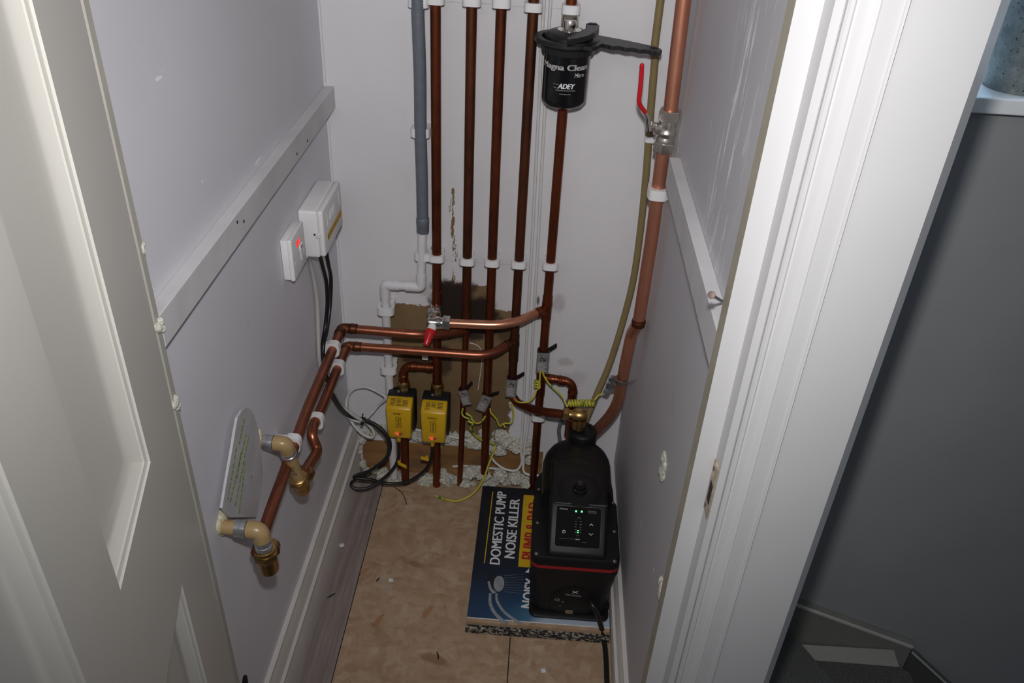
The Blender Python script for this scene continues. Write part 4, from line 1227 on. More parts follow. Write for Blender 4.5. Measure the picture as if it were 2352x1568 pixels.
# ---- junction box and switched spur on the left wall
jy0, jy1, jz0, jz1, jd = -.286, -.128, .846, .951, .052
jb = thing('junction_box', 'white plastic junction box with yellow sticker high on the left wall', 'junction box', (0.0, (jy0 + jy1) / 2, jz0))
b = nb(); box(b, (.0005, jy0, jz0), (.040, jy1, jz1), .006, 3); obj('box', b, M['white_plastic'], jb)
b = nb(); box(b, (.0395, jy0 - .001, jz0 + .004), (jd, jy1 + .001, jz1 + .001), .005, 3); lid = obj('lid', b, M['white_plastic'], jb)
sx = jd + .0003
b = nb(); prism(b, [V(sx, jy0 + .022, jz0 + .030), V(sx, jy1 - .012, jz0 + .030), V(sx, jy1 - .012, jz0 + .045), V(sx, jy0 + .022, jz0 + .045)], (.0004, 0, 0)); stk = obj('sticker', b, M['yellow_ink'], lid, smooth=False)
b = nb(); rl = random.Random(5); y_ = jy0 + .037
while y_ < jy1 - .020:                         # a line of print too small to read
    l_ = rl.uniform(.0012, .0034); prism(b, [V(sx + .0005, y_, jz0 + .0355), V(sx + .0005, y_ + l_, jz0 + .0355), V(sx + .0005, y_ + l_, jz0 + .0395), V(sx + .0005, y_, jz0 + .0395)], (.0001, 0, 0)); y_ += l_ + rl.uniform(.0008, .0018)
obj('fine_print', b, M['ink_soft'], stk, smooth=False)
b = nb(); prism(b, [V(sx + .0006, jy0 + .025, jz0 + .033), V(sx + .0006, jy0 + .034, jz0 + .033), V(sx + .0006, jy0 + .0295, jz0 + .042)], (.0001, 0, 0)); obj('warning_triangle', b, M['ink'], stk, smooth=False)
b = nb(); r_ = .0007
tube(b, [V(sx, jy0 + .030, jz1 - .045), V(sx, jy0 + .030, jz1 - .018)], r_, 6); tube(b, [V(sx, jy1 - .024, jz1 - .045), V(sx, jy1 - .024, jz1 - .012)], r_, 6)
obj('embossed_border', b, M['pvc'], lid)
b = nb()                                       # worn embossed mark: only its upright strokes can be made out
for y_ in (.048, .058, .068, .077, .087): tube(b, [V(sx, jy0 + y_, jz1 - .040), V(sx, jy0 + y_ + .004, jz1 - .022)], .0006, 5)
obj('embossed_mark', b, M['pvc'], lid)
b = nb(); box(b, (.034, jy0 - .003, (jz0 + jz1) / 2 - .006), (.044, jy0 + .004, (jz0 + jz1) / 2 + .006), .0015); obj('catch', b, M['pvc'], jb)
b = nb(); lathe(b, (.0325, jy0 - .0012, (jz0 + jz1) / 2 + .002), (0, -1, 0), [(.0022, 0), (.0022, .0006)], 10); obj('catch_slot', b, M['dark_hole'], jb)

sy0, sy1, sz0, sz1 = -.4095, -.322, .860, .9475
sp_ = thing('fused_spur', 'white switched spur plate with glowing red neon, left of the junction box', 'switch', (0, (sy0 + sy1) / 2, sz0))
b = nb(); box(b, (.0005, sy0 + .0015, sz0 + .0015), (.014, sy1 - .0015, sz1 - .0015), .002); obj('back_box', b, M['white_plastic'], sp_)
b = nb(); box(b, (.0135, sy0, sz0), (.0225, sy1, sz1), .0025, 3); fp = obj('face_plate', b, M['white_plastic'], sp_)
nx = .0225
b = nb(); box(b, (nx - .001, sy0 + .030, sz1 - .030), (nx + .0006, sy0 + .054, sz1 - .018), .0004); obj('neon_lens', b, M['neon'], fp)
b = nb(); box(b, (nx - .001, sy0 + .046, sz1 - .048), (nx + .0022, sy0 + .066, sz1 - .034), .001); rk = obj('rocker', b, M['white_plastic'], fp)
b = nb(); box(b, (nx + .0018, sy0 + .050, sz1 - .040), (nx + .0026, sy0 + .060, sz1 - .0365), .0002); obj('rocker_mark', b, M['red_line'], rk)
b = nb(); prism(b, [V(nx, sy0 + .046, sz1 - .050), V(nx, sy0 + .056, sz1 - .050), V(nx, sy0 + .051, sz0 + .020)], (.0022, 0, 0), .0004); obj('fuse_carrier', b, M['white_ink'], fp)
for yy in (sy0 + .014, sy1 - .014): obj('screw', lathe(nb(), (nx - .0006, yy, (sz0 + sz1) / 2 - .012), (1, 0, 0), [(.003, 0), (.003, .0010)], 12), M['pvc'], fp)

# ---- black cables from the junction box to the motor valves
def cable(name, label, pts, r, mat, n=7, group=None, cat='cable'):
    t = thing(name, label, cat, pts[len(pts) // 2], group)
    obj('sheath', tube(nb(), spline(pts, n), r, 12), M[mat], t); return t


low1 = [Lf(740, 800, .012), Lf(742, 845, .012), Lf(757, 895, .012), Lf(775, 930, .016), Bk(800, 955, .10), Bk(838, 966, .10), Bk(872, 985, .11), Bk(893, 1016, .12), Bk(886, 1052, .125), Bk(850, 1080, .13)]
c1 = cable('black_cable', 'black cable from the junction box down to the left yellow valve',
           [V(.030, -.262, jz0 + .004), Lf(741, 610, .026), Lf(750, 650, .022), Lf(752, 700, .018), Lf(747, 750, .012)] + low1 + [Bk(818, 1100, .14), Bk(806, 1111, .145), Bk(814, 1121, .15), Bk(842, 1121, .145), Bk(872, 1105, .13), Bk(900, 1080, .115), Bk(915, 1052, .10), g1 + V(0, 0, -.008), g1 + V(0, 0, .006)], .0044, 'black_cable', group='black valve cables')
c2 = cable('black_cable', 'black cable from the junction box down to the right yellow valve',
           [V(.034, -.225, jz0 + .004), Lf(754, 605, .028), Lf(760, 640, .022), Lf(758, 700, .018), Lf(751, 755, .016)] + [p + V(.004, -.004, .006) for p in low1] + [Bk(822, 1090, .14), Bk(815, 1097, .142), Bk(850, 1101, .135), Bk(890, 1110, .125), Bk(935, 1106, .12), Bk(970, 1085, .11), Bk(988, 1060, .105), g2 + V(0, 0, -.008), g2 + V(0, 0, .006)], .0044, 'black_cable', group='black valve cables')
for par, pp, dx in ((c1, Bk(917, 1062, .106), (.020, -.008)), (c2, Bk(981, 1052, .110), (-.016, .006))):
    b = nb(); a = pp; prism(b, [a + V(0, -.004, .006), a + V(dx[0], -.004, .004 + dx[1]), a + V(dx[0], -.004, -.008 + dx[1]), a + V(0, -.004, -.005)], (0, -.0006, 0)); tube(b, [a + V(-.001, 0, .006), a + V(.001, 0, -.006)], .0046, 10)
    obj('cable_tag', b, M['yellow_ink'], par, smooth=False)
# grey cable down the wall and white flexes
cable('grey_cable', 'grey flat cable down the left wall beside the black cables', [V(.010, -.285, jz0 + .004), Lf(712, 600, .008), Lf(722, 645, .008), Lf(729, 700, .008), Lf(731, 760, .008), Lf(734, 830, .008), Lf(745, 880, .008)], .0045, 'grey_cable')
cable('white_cable', 'white cable looping up beside the waste pipe in the left corner', [Lf(752, 895, .012), Bk(775, 930, .10), Bk(800, 958, .095), Bk(832, 968, .09), Bk(852, 950, .06), Bk(870, 930, .05), Bk(886, 914, .062), Bk(868, 900, .05), Bk(840, 889, .04), Bk(812, 894, .04), Bk(797, 915, .045), Bk(797, 945, .06), Bk(812, 975, .075), Bk(835, 998, .08), Bk(855, 1004, .08), Bk(858, 990, .08), Bk(842, 970, .082)], .0036, 'white_cable', 8)
cable('grey_cable', 'thick grey flex taped to the black cables near the left skirting', [Lf(764, 900, .014), Bk(782, 928, .105), Bk(808, 950, .105), Bk(836, 968, .105)], .0050, 'grey_cable')
t = thing('cable_tie', 'black cable tie gathering the cables in the left corner', 'cable tie', Bk(836, 966, .10))
b = nb(); lathe(b, Bk(834, 966, .102) - V(.004, 0, 0), (1, 0, -.45), [(.0105, 0), (.0115, .001), (.0115, .007), (.0105, .008)], 16); tube(b, [Bk(834, 962, .105), Bk(832, 956, .106), Bk(834, 950, .106)], .0016, 6); obj('strap', b, M['black_cable'], t)
# twin white cables behind risers four and five
for dx, lab in ((0, 'left of the twin white cables running up behind the filter'), (15, 'right of the twin white cables running up behind the filter')):
    cable('white_cable', lab, [V(Bk(1250 + dx, 0, .006).x, -.006, TOP), Bk(1250 + dx, 0, .006), Bk(1240 + dx * .95, 200, .006), Bk(1230 + dx * .9, 400, .006), Bk(1222 + dx * .9, 560, .006), Bk(1214 + dx * .9, 700, .006), Bk(1206 + dx * .9, 850, .006), Bk(1201 + dx * .9, 960, .008), Bk(1197 + dx * .5, 1030, .02), Bk(1198 + dx * .3, 1062, .025)] + ([Bk(1185, 1080, .03), Bk(1158, 1076, .03), Bk(1136, 1060, .025), Bk(1128, 1046, .02)] if dx == 0 else [Bk(1203, 1082, .035), Bk(1216, 1090, .04), Bk(1245, 1092, .045)]), .0036, 'white_cable', group='twin white cables')
cable('white_cable', 'white cable crossing behind the risers from the valves to the foam', [Bk(950, 985, .012), Bk(1000, 996, .012), Bk(1040, 1003, .014), Bk(1080, 1014, .016), Bk(1110, 1028, .016), Bk(1125, 1042, .010)], .0038, 'white_cable')
cable('white_cable', 'white cable lying low across the bare timber behind the third riser', [Bk(1040, 1071, .010), Bk(1080, 1070, .012), Bk(1120, 1074, .014), Bk(1160, 1079, .014), Bk(1192, 1084, .014)], .0036, 'white_cable')

# ---- expanding foam along the foot of the back wall
def foam_run(name, label, spots, mat='foam'):
    b = nb()
    for i, (px, py, off, rx, ry, rz) in enumerate(spots):
        p = Bk(px, py, off); blob(b, p, (rx, ry, rz), .50, 75, 4, i * 1.7)
    o = obj(name, b, M[mat]); tag(o, label, 'foam'); return o


rnd = random.Random(11); U1 = []
for px in range(850, 1240, 13):
    base = 985 if px < 940 else (1000 if px < 1120 else 1018)
    U1.append((px, base + rnd.uniform(-6, 14), .004, rnd.uniform(.010, .017), .010, rnd.uniform(.008, .018)))
for px, py, r in ((1150, 1000, .022), (1165, 1015, .024), (1145, 1035, .020), (1185, 1028, .016), (1208, 1035, .017), (1216, 1055, .014), (1100, 1022, .016), (1085, 1015, .018), (1025, 1005, .016), (960, 1000, .020), (850, 988, .016), (835, 1000, .012)):
    U1.append((px, py, .008, r, .014, r * .9))
foam_run('expanding_foam', 'upper ragged line of cream expanding foam under the cut wallboard', U1)
U2 = []
for px in range(895, 1235, 12):
    U2.append((px, 1096 + rnd.uniform(-10, 14) + (8 if px < 1010 else 0), .018, rnd.uniform(.010, .018), .016, rnd.uniform(.008, .016)))
for px, py, r in ((945, 1118, .020), (925, 1108, .016), (975, 1105, .018), (1025, 1100, .022), (1040, 1118, .015), (1080, 1085, .024), (1110, 1088, .020), (1065, 1105, .018), (1130, 1108, .016), (1150, 1092, .020), (1185, 1098, .020), (1210, 1108, .016), (1085, 1120, .014), (880, 1090, .018), (905, 1098, .018), (895, 1106, .014), (960, 1122, .018), (1010, 1135, .014), (950, 1135, .012)):
    U2.append((px, py, .030, r, .020, r * .8))
foam_run('expanding_foam', 'lower lumpy line of cream expanding foam along the floor at the back', U2)
foam_run('expanding_foam', 'thin strip of foam in the back left corner above the skirting end', [(833, 1010, .012, .010, .010, .014), (828, 1030, .014, .007, .010, .016), (835, 1065, .02, .010, .012, .014), (842, 1082, .02, .012, .012, .010), (860, 1078, .02, .012, .012, .008)])
t = thing('copper_wire', 'thin rusty wire curling over the floor below the left valve', 'wire', Fl(925, 1140))
obj('strand', tube(nb(), spline([Fl(905, 1118, .004), Fl(922, 1130, .004), Fl(930, 1145, .003), Fl(934, 1158, .002)], 6), .0011, 8), M['copper_old'], t)
# foam lumps on jambs and right wall
for lab, p, r in (('cream foam lump on the left frame, the lowest of three', Lf(402, 929, .021), (.007, .010, .016)), ('cream foam lump on the left frame at the batten end', Lf(366, 750, .021), (.007, .010, .013)), ('small cream foam lump on the left frame, highest of three', Lf(330, 568, .021), (.004, .006, .008)),
                  ('cream foam lump filling a hole in the right wall', Rt(1523, 1076, .002), (.007, .022, .034)), ('cream foam lump low on the right wall by the frame', Rt(1518, 1352, .002), (.007, .018, .030))):
    b = nb()
    for i in range(6): blob(b, p + V(0, random.uniform(-.5, .5) * r[1], random.uniform(-.55, .55) * r[2]), (r[0] * .75, r[1] * .55, r[2] * .45), .45, 70, 2, i * 2.3 + p.z * 9)
    tag(obj('foam_lump', b, M['foam']), lab, 'foam')
# long screw sticking out above the right batten
t = thing('screw', 'long screw sticking out of the right wall above the batten', 'screw', Rt(1663, 694))
s0 = Rt(1664, 695); s1_ = hit(1634, 677, 0, W - .045)
obj('shank', tube(nb(), [s0, s1_], .0022, 10), M['steel'], t)
dd = (s1_ - s0).normalized(); obj('head', lathe(nb(), s1_, dd, [(.0022, -.004), (.0050, 0), (.0048, .0012), (.001, .0016)], 16), M['screw'], t)
# dark end of a cable poking in by the door foot
t = thing('cable_end', 'black sleeved cable end poking up beside the foot of the door', 'cable', V(.02, Lf(564, 1590, .02).y, .003))
obj('sleeve', tube(nb(), [V(.02, Lf(564, 1590, .02).y, .003), Lf(564, 1590, .02), Lf(563, 1566, .02), Lf(563, 1552, .02)], [.0045, .0045, .0055, .0035], 12), M['black_cable'], t)

# ---- pump pad
PT = .034
pd = thing('pump_pad', 'printed navy pump pad on a rubber base, lying under the pump', 'pad', (.545, -.29, 0))
x0, x1, y0, y1 = .3755, .7145, -.530, -.063
b = nb(); box(b, (x0, y0, .0012), (x1, y1, .020), .001); obj('rubber_base', b, M['rubber'], pd, smooth=False)
b = nb(); box(b, (x0 + .0005, y0 + .010, .0202), (x1, y1, .0315), .0006); obj('board', b, M['osb'], pd, smooth=False)
b = nb(); box(b, (x0 + .0015, y0 + .0205, .0316), (x1, y1 - .001, PT), .0003); card = obj('printed_card', b, M['card'], pd, smooth=False)
b = nb(); box(b, (x0 + .0015, y0 + .0190, .0318), (x1, y0 + .0204, PT - .0002)); obj('card_edge', b, M['white_ink'], pd, smooth=False)
def cf(px, py): return Fl(px, py, PT)
RT, UP = V(0, 1, 0), V(-1, 0, 0)
def word(nm, s, mat, p0, p1, ptop, par, bold=.02, dz=.0):
    """lettering from baseline start p0 to baseline end p1 (photo points on the card), ptop = top of the first letter."""
    a, b_, c_ = cf(*p0), cf(*p1), cf(*ptop); r = (b_ - a); L = r.length; r.normalize(); u = V(-r.y, r.x, 0)
    return text(nm, s, mat, par, a + V(0, 0, dz), r, u, L, (c_ - a).dot(u), .0003, bold=bold)
word('title_lettering', 'DOMESTIC PUMP', M['white_ink'], (1148, 1296), (1164, 1130), (1124, 1296), card, .022)
word('title_lettering', 'NOISE KILLER', M['white_ink'], (1182, 1282), (1194, 1147), (1158, 1282), card, .022)
a_, b_ = cf(1112.5, 1293), cf(1132, 1129); dv = (b_ - a_).normalized(); pv = V(dv.y, -dv.x, 0) * .0013
b = nb(); prism(b, [a_ - pv, a_ + pv, b_ + pv, b_ - pv], (0, 0, .0003)); obj('yellow_rule', b, M['yellow_ink'], card, smooth=False)
a_, b_ = cf(1190, 1301), cf(1203, 1136)
b = nb(); prism(b, [a_, V(.530, a_.y, PT), V(.530, b_.y, PT), b_], (0, 0, .0003)); yp = obj('yellow_panel', b, M['yellow_ink'], card, smooth=False)
word('panel_lettering', 'PUMP & PAD', M['red_ink'], (1231, 1286), (1246, 1156), (1197, 1286), yp, .022, .0004)
word('caption_lettering', 'NOISY', M['white_ink'], (1226, 1398), (1236, 1332), (1195.5, 1398), card, .022)
b = nb(); a_ = cf(1208, 1310); prism(b, [a_ + V(.008, -.006, 0), a_ + V(.008, .008, 0), a_ + V(-.002, -.006, 0)], (0, 0, .0003)); obj('caption_arrow', b, M['white_ink'], card, smooth=False)
# printed picture of a shower head and spray (flat shapes in the card)
def flat_ell(c, rx, ry, n=32): return [V(c.x + rx * math.cos(2 * PI * i / n), c.y + ry * math.sin(2 * PI * i / n), PT) for i in range(n)]
def flat_ribbon(bm, pts, w, dz=.0003):
    P = spline([cf(*p) for p in pts], 8)
    prev = None
    for i, p in enumerate(P):
        d = (P[min(i + 1, len(P) - 1)] - P[max(i - 1, 0)]).normalized(); s = V(-d.y, d.x, 0)
        f = w * (0.55 + .45 * i / len(P)); a = bm.verts.new(V(p.x, p.y, PT + dz) + s * f); c = bm.verts.new(V(p.x, p.y, PT + dz) - s * f)
        if prev: bm.faces.new((prev[0], prev[1], c, a))
        prev = (a, c)
    return bm
grey1 = simple('print_silver', (0.26, 0.28, 0.31), .45, var=.2, scale=60); grey2 = simple('print_dark', (0.012, 0.016, 0.022), .45)
b = nb(); prism(b, flat_ell(cf(1132, 1338), .0145, .030), (0, 0, .0002)); obj('shower_picture', b, grey2, card, smooth=False)
b = nb(); prism(b, flat_ell(cf(1146, 1340), .0130, .0245), (0, 0, .0004)); flat_ribbon(b, [(1126, 1362), (1126, 1385), (1137, 1408), (1158, 1428), (1164, 1431)], .0055); flat_ribbon(b, [(1140, 1362), (1142, 1380), (1158, 1405), (1185, 1425), (1198, 1432)], .0045); flat_ribbon(b, [(1122, 1335), (1127, 1352), (1136, 1362)], .005, .0006); obj('shower_picture', b, grey1, card, smooth=False)
b = nb()
for i in range(8):
    yy = 1322 + i * 5.2; a_, c_ = cf(1158, yy), cf(1203, yy + (i - 3.5) * 1.2); prism(b, [a_ + V(0, -.0006, 0), c_ + V(0, -.0004, 0), c_ + V(0, .0004, 0), a_ + V(0, .0006, 0)], (0, 0, .0003))
obj('spray_picture', b, simple('print_spray', (0.12, 0.13, 0.17), .45), card, smooth=False)

# ---- the pump
PX0, PX1 = .5220, .7120; PCX = (PX0 + PX1) / 2; Z0 = PT + .0006
pm = thing('water_pump', 'black booster pump with green lights and red stripe, standing on the pad', 'pump', (PCX, -.31, Z0))


def rrect(x0, x1, y0, y1, r, n=6, z=0.0, rb=None):
    rb = rb or r; out = []
    for cx, cy, a0, rr in ((x1 - r, y0 + r, -PI / 2, r), (x1 - rb, y1 - rb, 0, rb), (x0 + rb, y1 - rb, PI / 2, rb), (x0 + r, y0 + r, PI, r)):
        for k in range(n + 1):
            a = a0 + PI / 2 * k / n; out.append(V(cx + rr * math.cos(a), cy + rr * math.sin(a), z))
    return out


def loft(bm, loops):
    prev = first = None
    for L in loops:
        rg = [bm.verts.new(p) for p in L]
        if prev: bridge(bm, prev, rg)
        else: first = rg
        prev = rg
    bm.faces.new(list(reversed(first))); bm.faces.new(prev); return bm


zs0 = .2010                                   # height of the red stripe
b = nb(); loft(b, [rrect(PX0, PX1, -.497, -.12, .018, z=Z0), rrect(PX0, PX1, -.498, -.12, .018, z=Z0 + .006), rrect(PX0 + .003, PX1 - .003, -.495, -.12, .018, z=Z0 + .009), rrect(PX0 + .004, PX1 - .004, -.492, -.12, .018, z=Z0 + .015)])
base = obj('base', b, M['pump_black'], pm)
for sx_, s in ((PX0, 1), (PX1, -1)):
    for dy in (-.478, -.455):
        b = nb(); box(b, (min(sx_ + s * .001, sx_ + s * .034), dy, Z0 + .022), (max(sx_ + s * .001, sx_ + s * .034), dy + .012, Z0 + .040), .003)
        obj('foot', b, M['pump_black'], pm)
b = nb(); loft(b, [rrect(PX0 + .006, PX1 - .006, -.486, -.16, .025, z=Z0 + .012, rb=.075), rrect(PX0 + .001, PX1 - .004, -.489, -.15, .025, z=.12, rb=.075), rrect(PX0 - .004, PX1 + .004, -.4905, -.145, .022, z=zs0, rb=.078)])
obj('lower_housing', b, M['pump_black'], pm)
b = nb(); loft(b, [rrect(PX0 - .006, PX1 + .006, -.4925, -.30, .022, z=zs0 + .0005, rb=.02), rrect(PX0 - .006, PX1 + .006, -.4925, -.30, .022, z=zs0 + .0095, rb=.02)])
obj('red_stripe', b, M['red_line'], pm)
b = nb(); loft(b, [rrect(PX0 - .0065, PX1 + .0065, -.4922, -.285, .022, z=zs0 + .0097, rb=.022), rrect(PX0 - .0065, PX1 + .0065, -.4915, -.285, .022, z=zs0 + .026, rb=.022), rrect(PX0 - .002, PX1 + .002, -.4865, -.288, .022, z=zs0 + .0335, rb=.022)])
fl_ = obj('shoulder', b, M['pump_black'], pm)
zt = zs0 + .0335
for px, py in ((1232, 1123), (1228, 1200), (1228, 1271), (1415, 1155), (1416, 1221), (1412, 1289)):
    p = Fl(px, py, zt); p.x = min(max(p.x, PX0 + .006), PX1 - .004); obj('screw', lathe(nb(), p + V(0, 0, -.001), (0, 0, 1), [(.0042, 0), (.0042, .002), (.002, .0026)], 14), M['steel'], pm)
# control head: sloping panel
hl = Fl(1260, 1210, .27).x; hr = Fl(1393, 1210, .27).x
p_lo, p_hi = V(0, -.478, zt + .000), V(0, -.398, .317)
sec = [(-.484, zs0 + .02), (-.4835, zt + .002), (-.477, zt + .010), (p_hi.y - .004, p_hi.z - .003), (p_hi.y + .002, p_hi.z), (-.27, .319), (-.24, .31), (-.24, zs0 + .02)]
b = nb(); prism(b, [V(hl, y, z) for y, z in sec], (hr - hl, 0, 0), .008, 4); head = obj('control_head', b, M['pump_black'], pm)
sl = V(0, (p_hi.y - .004) + .477, (p_hi.z - .003) - (zt + .010)); SLL = sl.length; sl.normalize(); nrm = V(0, -sl.z, sl.y)
PO = V((hl + hr) / 2, -.477, zt + .010) + nrm * .0002


def pp(u, v, d=0.0): return PO + V(u, 0, 0) + sl * v + nrm * d


b = nb(); uw, v0, v1 = (hr - hl) * .385, .010, SLL - .002
loop = [(-uw + .004, v0), (uw - .004, v0), (uw, v0 + .004), (uw, v1 - .004), (uw - .004, v1), (-uw + .004, v1), (-uw, v1 - .004), (-uw, v0 + .004)]
prism(b, [pp(u, v) for u, v in loop], nrm * .0004); scr = obj('display_panel', b, M['black_satin'], head, smooth=False)
b = nb(); tube(b, [pp(u, v, .0006) for u, v in loop + loop[:1]], .0005, 6); obj('panel_border', b, M['dim_ink'], scr)
d_ = .0007; HV = v1 - v0
text('model_lettering', 'SCALA2', M['silver_ink'], scr, pp(-uw * .86, v0 + HV * .91, d_), V(1, 0, 0), sl, .018, .0032)
text('brand_lettering', 'GRUNDFOS\niSOLUTIONS', M['dim_ink'], scr, pp(uw * .40, v0 + HV * .86, d_), V(1, 0, 0), sl, .020, .006)
for u in (-.0065, .0065): obj('indicator_light', prism(nb(), [pp(u - .0020, v0 + HV * .865, d_), pp(u + .0020, v0 + HV * .865, d_), pp(u + .0020, v0 + HV * .910, d_), pp(u - .0020, v0 + HV * .910, d_)], nrm * .0006), M['led_green'], scr, smooth=False)
for v in (.40, .355): obj('indicator_light', prism(nb(), [pp(-.0018, v0 + HV * v, d_), pp(.0018, v0 + HV * v, d_), pp(.0018, v0 + HV * (v + .022), d_), pp(-.0018, v0 + HV * (v + .022), d_)], nrm * .0006), M['led_green'], scr, smooth=False)
b = nb()
for i in range(5):
    v = v0 + HV * (.355 + i * .065) + .001
    for s in (-1, 1): box_ = [pp(s * .0035, v, d_), pp(s * .0075, v, d_), pp(s * .0075, v + .0010, d_), pp(s * .0035, v + .0010, d_)]; prism(b, box_, nrm * .0001)
def circ(u, v, r, n=18, a0=0, a1=2 * PI): return [pp(u + r * math.cos(a0 + (a1 - a0) * i / n), v + r * math.sin(a0 + (a1 - a0) * i / n), d_) for i in range(n + 1)]
tube(b, circ(.001, v0 + HV * .715, .0030, a0=-.6, a1=PI + .6), .0005, 5); tube(b, circ(0, v0 + HV * .285, .0020, a0=-.4, a1=PI + .3), .0004, 5)
prism(b, [pp(-.005, v0 + HV * .185, d_), pp(.005, v0 + HV * .185, d_), pp(.005, v0 + HV * .215, d_), pp(-.005, v0 + HV * .215, d_)], nrm * .0001)
tube(b, [pp(-uw * .8, v0 + HV * .20, d_), pp(-.008, v0 + HV * .20, d_)], .0003, 4); tube(b, [pp(.010, v0 + HV * .13, d_), pp(.020, v0 + HV * .13, d_)], .0004, 4)
obj('panel_symbols', b, M['dim_ink'], scr, smooth=False)
ub = -uw * .62; b = nb(); tube(b, circ(ub, v0 + HV * .365, .0030, a0=PI * .62, a1=PI * 2.38), .0007, 6); tube(b, [pp(ub, v0 + HV * .365 + .001, d_), pp(ub, v0 + HV * .365 + .004, d_)], .0007, 6); obj('power_button', b, M['white_ink'], scr)
ur = uw * .58
for vv, s in ((.58, 1), (.345, -1)): obj('arrow_button', tube(nb(), [pp(ur - .0040, v0 + HV * vv - s * .0018, d_), pp(ur, v0 + HV * vv + s * .0018, d_), pp(ur + .0040, v0 + HV * vv - s * .0018, d_)], .0009, 6), M['white_ink'], scr)
b = nb(); tube(b, [V(hl + .012, p_hi.y - .002, p_hi.z + .0008), V(hr - .004, p_hi.y - .002, p_hi.z + .0008)], .0012, 8); obj('panel_ridge', b, M['dim_ink'], head)
# rounded pump casing behind the head
CR = .0840; cyc = -.222
def cas(r, z, yb): # stadium outline: straight sides, round back
    out = [V(PCX + .001 - r, yb, z)] + [V(PCX + .001 + r * math.cos(PI - PI * k / 28), cyc + r * math.sin(PI * k / 28), z) for k in range(29)] + [V(PCX + .001 + r, yb, z)]
    return out
b = nb(); loft(b, [cas(CR - .004, zs0 - .02, -.33), cas(CR, .23, -.33), cas(CR, .268, -.33), cas(CR - .003, .284, -.335), cas(CR - .010, .298, -.335), cas(CR - .022, .309, -.335), cas(CR - .040, .3145, -.335)])
obj('casing', b, M['pump_black'], pm, ang=60)
b = nb(); lathe(b, V(PCX, -.30, .314), (0, 0, 1), [(.066, 0), (.066, .0014), (.064, .0022), (.05, .0024)], 48); obj('casing_step', b, M['pump_black'], pm)
kp = Fl(1333, 1116, .330)
b = nb(); lathe(b, V(kp.x, kp.y, .317), (0, 0, 1), [(.052, -.002), (.052, .0012), (.0505, .0022), (.022, .0022)], 48); obj('priming_cover', b, M['pump_black'], pm)
b = nb(); lathe(b, V(kp.x, kp.y, .319), (0, 0, 1), [(.0175, 0), (.0170, .004), (.0125, .006), (.0115, .015), (.0080, .020), (.0010, .0215)], 28); obj('priming_knob', b, M['black_gloss'], pm)
oc_ = Fl(1338, 996, .318)
b = nb(); lathe(b, V(oc_.x, oc_.y, .20), (0, 0, 1), [(.036, 0), (.036, .124), (.0345, .129), (.031, .132), (.0225, .1325), (.022, .130), (.002, .130)], 36); obj('outlet_collar', b, M['pump_black'], pm)
# round rating plate on the front, with logo
pc_ = Bk(1314, 1386, .4935); pc_.y = -.4895
b = nb(); lathe(b, V(pc_.x, -.484, pc_.z), (0, -1, 0), [(.053, 0), (.053, .0062), (.0515, .0072), (.002, .0073)], 48); rpl = obj('rating_plate', b, M['pump_black'], pm)
fy = -.4916
text('brand_lettering', 'GRUNDFOS', M['silver_ink'], rpl, V(pc_.x - .018, fy, pc_.z + .0265), V(1, 0, -.08), V(.08, 0, 1), .037, .0045)
lx_, lz_ = pc_.x + .004, pc_.z + .0385
b = nb(); tube(b, fillet([V(lx_ - .0065, fy, lz_ + .004), V(lx_, fy, lz_ - .0005), V(lx_ + .0065, fy, lz_ + .004)], .003), .0010, 6); tube(b, fillet([V(lx_ - .0065, fy, lz_ - .005), V(lx_, fy, lz_ + .0005), V(lx_ + .0065, fy, lz_ - .005)], .003), .0010, 6); obj('logo', b, M['silver_ink'], rpl)
text('mark_lettering', 'CE', M['silver_ink'], rpl, V(pc_.x - .042, fy, pc_.z + .006), V(1, 0, -.2), V(.2, 0, 1), .012, .0075)
b = nb(); prism(b, [V(pc_.x - .026, fy, pc_.z + .001), V(pc_.x - .018, fy, pc_.z - .0005), V(pc_.x - .021, fy, pc_.z + .006)], (0, -.0002, 0)); prism(b, [V(pc_.x - .032, fy, pc_.z - .014), V(pc_.x - .025, fy, pc_.z - .0155), V(pc_.x - .026, fy, pc_.z - .010)], (0, -.0002, 0)); obj('marks', b, M['dim_ink'], rpl, smooth=False)
b = nb(); prism(b, [V(pc_.x - .014, fy, pc_.z - .038), V(pc_.x + .004, fy, pc_.z - .039), V(pc_.x + .005, fy, pc_.z - .026), V(pc_.x - .013, fy, pc_.z - .025)], (0, -.0002, 0)); obj('sticker', b, simple('rating_sticker', (0.20, 0.14, 0.09), .5), rpl, smooth=False)
# power cord: out of the front, down and forward along the right skirting
cpts = [V(Bk(1352, 1375, .485).x, -.480, Bk(1352, 1375, .485).z), Bk(1360, 1388, .503), Bk(1370, 1406, .512), Fl(1379, 1432, .050), Fl(1386, 1462, .012), Fl(1391, 1500, .0062), Fl(1394, 1568, .0062), Fl(1396, 1660, .0062), Fl(1396, 1760, .0062)]
obj('power_cord', tube(nb(), spline(cpts, 8), .0062, 14), M['black_cable'], pm)

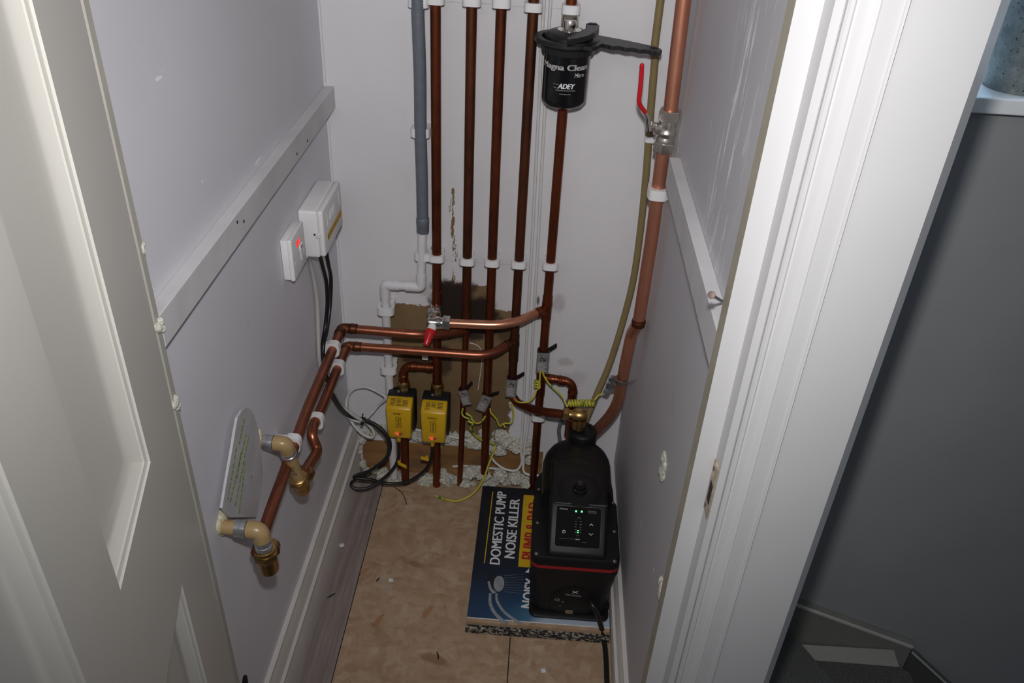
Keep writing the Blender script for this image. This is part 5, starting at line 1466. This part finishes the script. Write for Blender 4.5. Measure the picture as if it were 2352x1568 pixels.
# ---- debris on the floor
scr_b = nb(); box(scr_b, (-.0055, -.0055, 0), (.0055, .0055, .0012), .0003)
s0 = obj('paper_scrap', scr_b, M['white_ink'])
tag(s0, 'tiny white square scrap on the boards near the rusty flakes', 'scrap', 'small white scraps on the floor')
for i, (px, py, a, lab) in enumerate(((898, 1332, .3, 'tiny white square scrap on the bare board, left of the pad'), (1248, 1540, .2, 'tiny white square scrap in front of the pad'), (785, 1252, .6, 'tiny white square scrap on the dark stained floorboard'))):
    o = s0 if i == 0 else s0.copy()
    if i: COL.objects.link(o)
    p = Fl(px, py, .0016); o.location = p; o.rotation_euler = (0, 0, a); o['label'] = lab
for px, py, qx, qy, m_, lab in ((864, 1334, 872, 1326, 'dark_hole', 'short black splinter beside the white scrap'), (877, 1334, 898, 1358, 'grey_cable', 'short snipped grey wire beside the white scrap'), (1004, 1497, 1007, 1514, 'dark_hole', 'thin dark splinter standing out on the board in front'),
                                (752, 1372, 770, 1362, 'dark_hole', 'dark knot of dirt on the stained floorboard')):
    a_, b_ = Fl(px, py, .0025), Fl(qx, qy, .0025)
    tag(obj('splinter', tube(nb(), [a_, (a_ + b_) / 2 + V(.001, 0, .0005), b_], [.0012, .0018, .001], 8), M[m_]), lab, 'splinter')

# ================================================================== LIGHT
def area(name, loc, target, size, power, col=(1, 1, 1), sizey=None, spread=None):
    l = bpy.data.lights.new(name, 'AREA'); l.energy = power; l.color = col; l.size = size
    if sizey: l.shape = 'RECTANGLE'; l.size_y = sizey
    if spread: l.spread = spread
    o = bpy.data.objects.new(name, l); COL.objects.link(o); o.location = loc
    o.rotation_euler = (Vector(target) - Vector(loc)).to_track_quat('-Z', 'Y').to_euler(); return o


fwd = Vector(MR[2]); upv = Vector(-MR[1]); rgt = Vector(MR[0]); C = Vector(CAM)
fl = bpy.data.lights.new('camera_flash', 'SPOT'); fl.energy = 56.0; fl.color = (1.0, 0.985, 0.975); fl.spot_size = math.radians(106); fl.spot_blend = 1.0; fl.shadow_soft_size = .022
fo_ = bpy.data.objects.new('camera_flash', fl); COL.objects.link(fo_); fo_.location = C + upv * .13 + fwd * .03 + rgt * .01
aim = Bk(1140, 430)
fo_.rotation_euler = (aim - fo_.location).to_track_quat('-Z', 'Y').to_euler()
area('landing_fill', (0.15, -2.25, 2.45), (0.5, -0.4, 0.6), 0.5, 4.0, (0.96, 0.97, 1.0))  # soft fill added above and behind the camera, no lamp seen there
area('window_daylight', (1.65, SY + .45, sill_z + .75), (1.2, -1.0, 0.6), 1.1, 34.0, (0.60, 0.80, 1.0), .9)

w_ = bpy.data.worlds.new('world'); sc.world = w_; w_.use_nodes = True
bg = w_.node_tree.nodes['Background']; bg.inputs[0].default_value = (0.55, 0.60, 0.70, 1); bg.inputs[1].default_value = 0.09

sc.view_settings.view_transform = 'Standard'
sc.view_settings.look = 'None'
sc.view_settings.exposure = 0.0
try:
    sc.cycles.use_denoising = True
    sc.cycles.max_bounces = 8
except Exception: pass
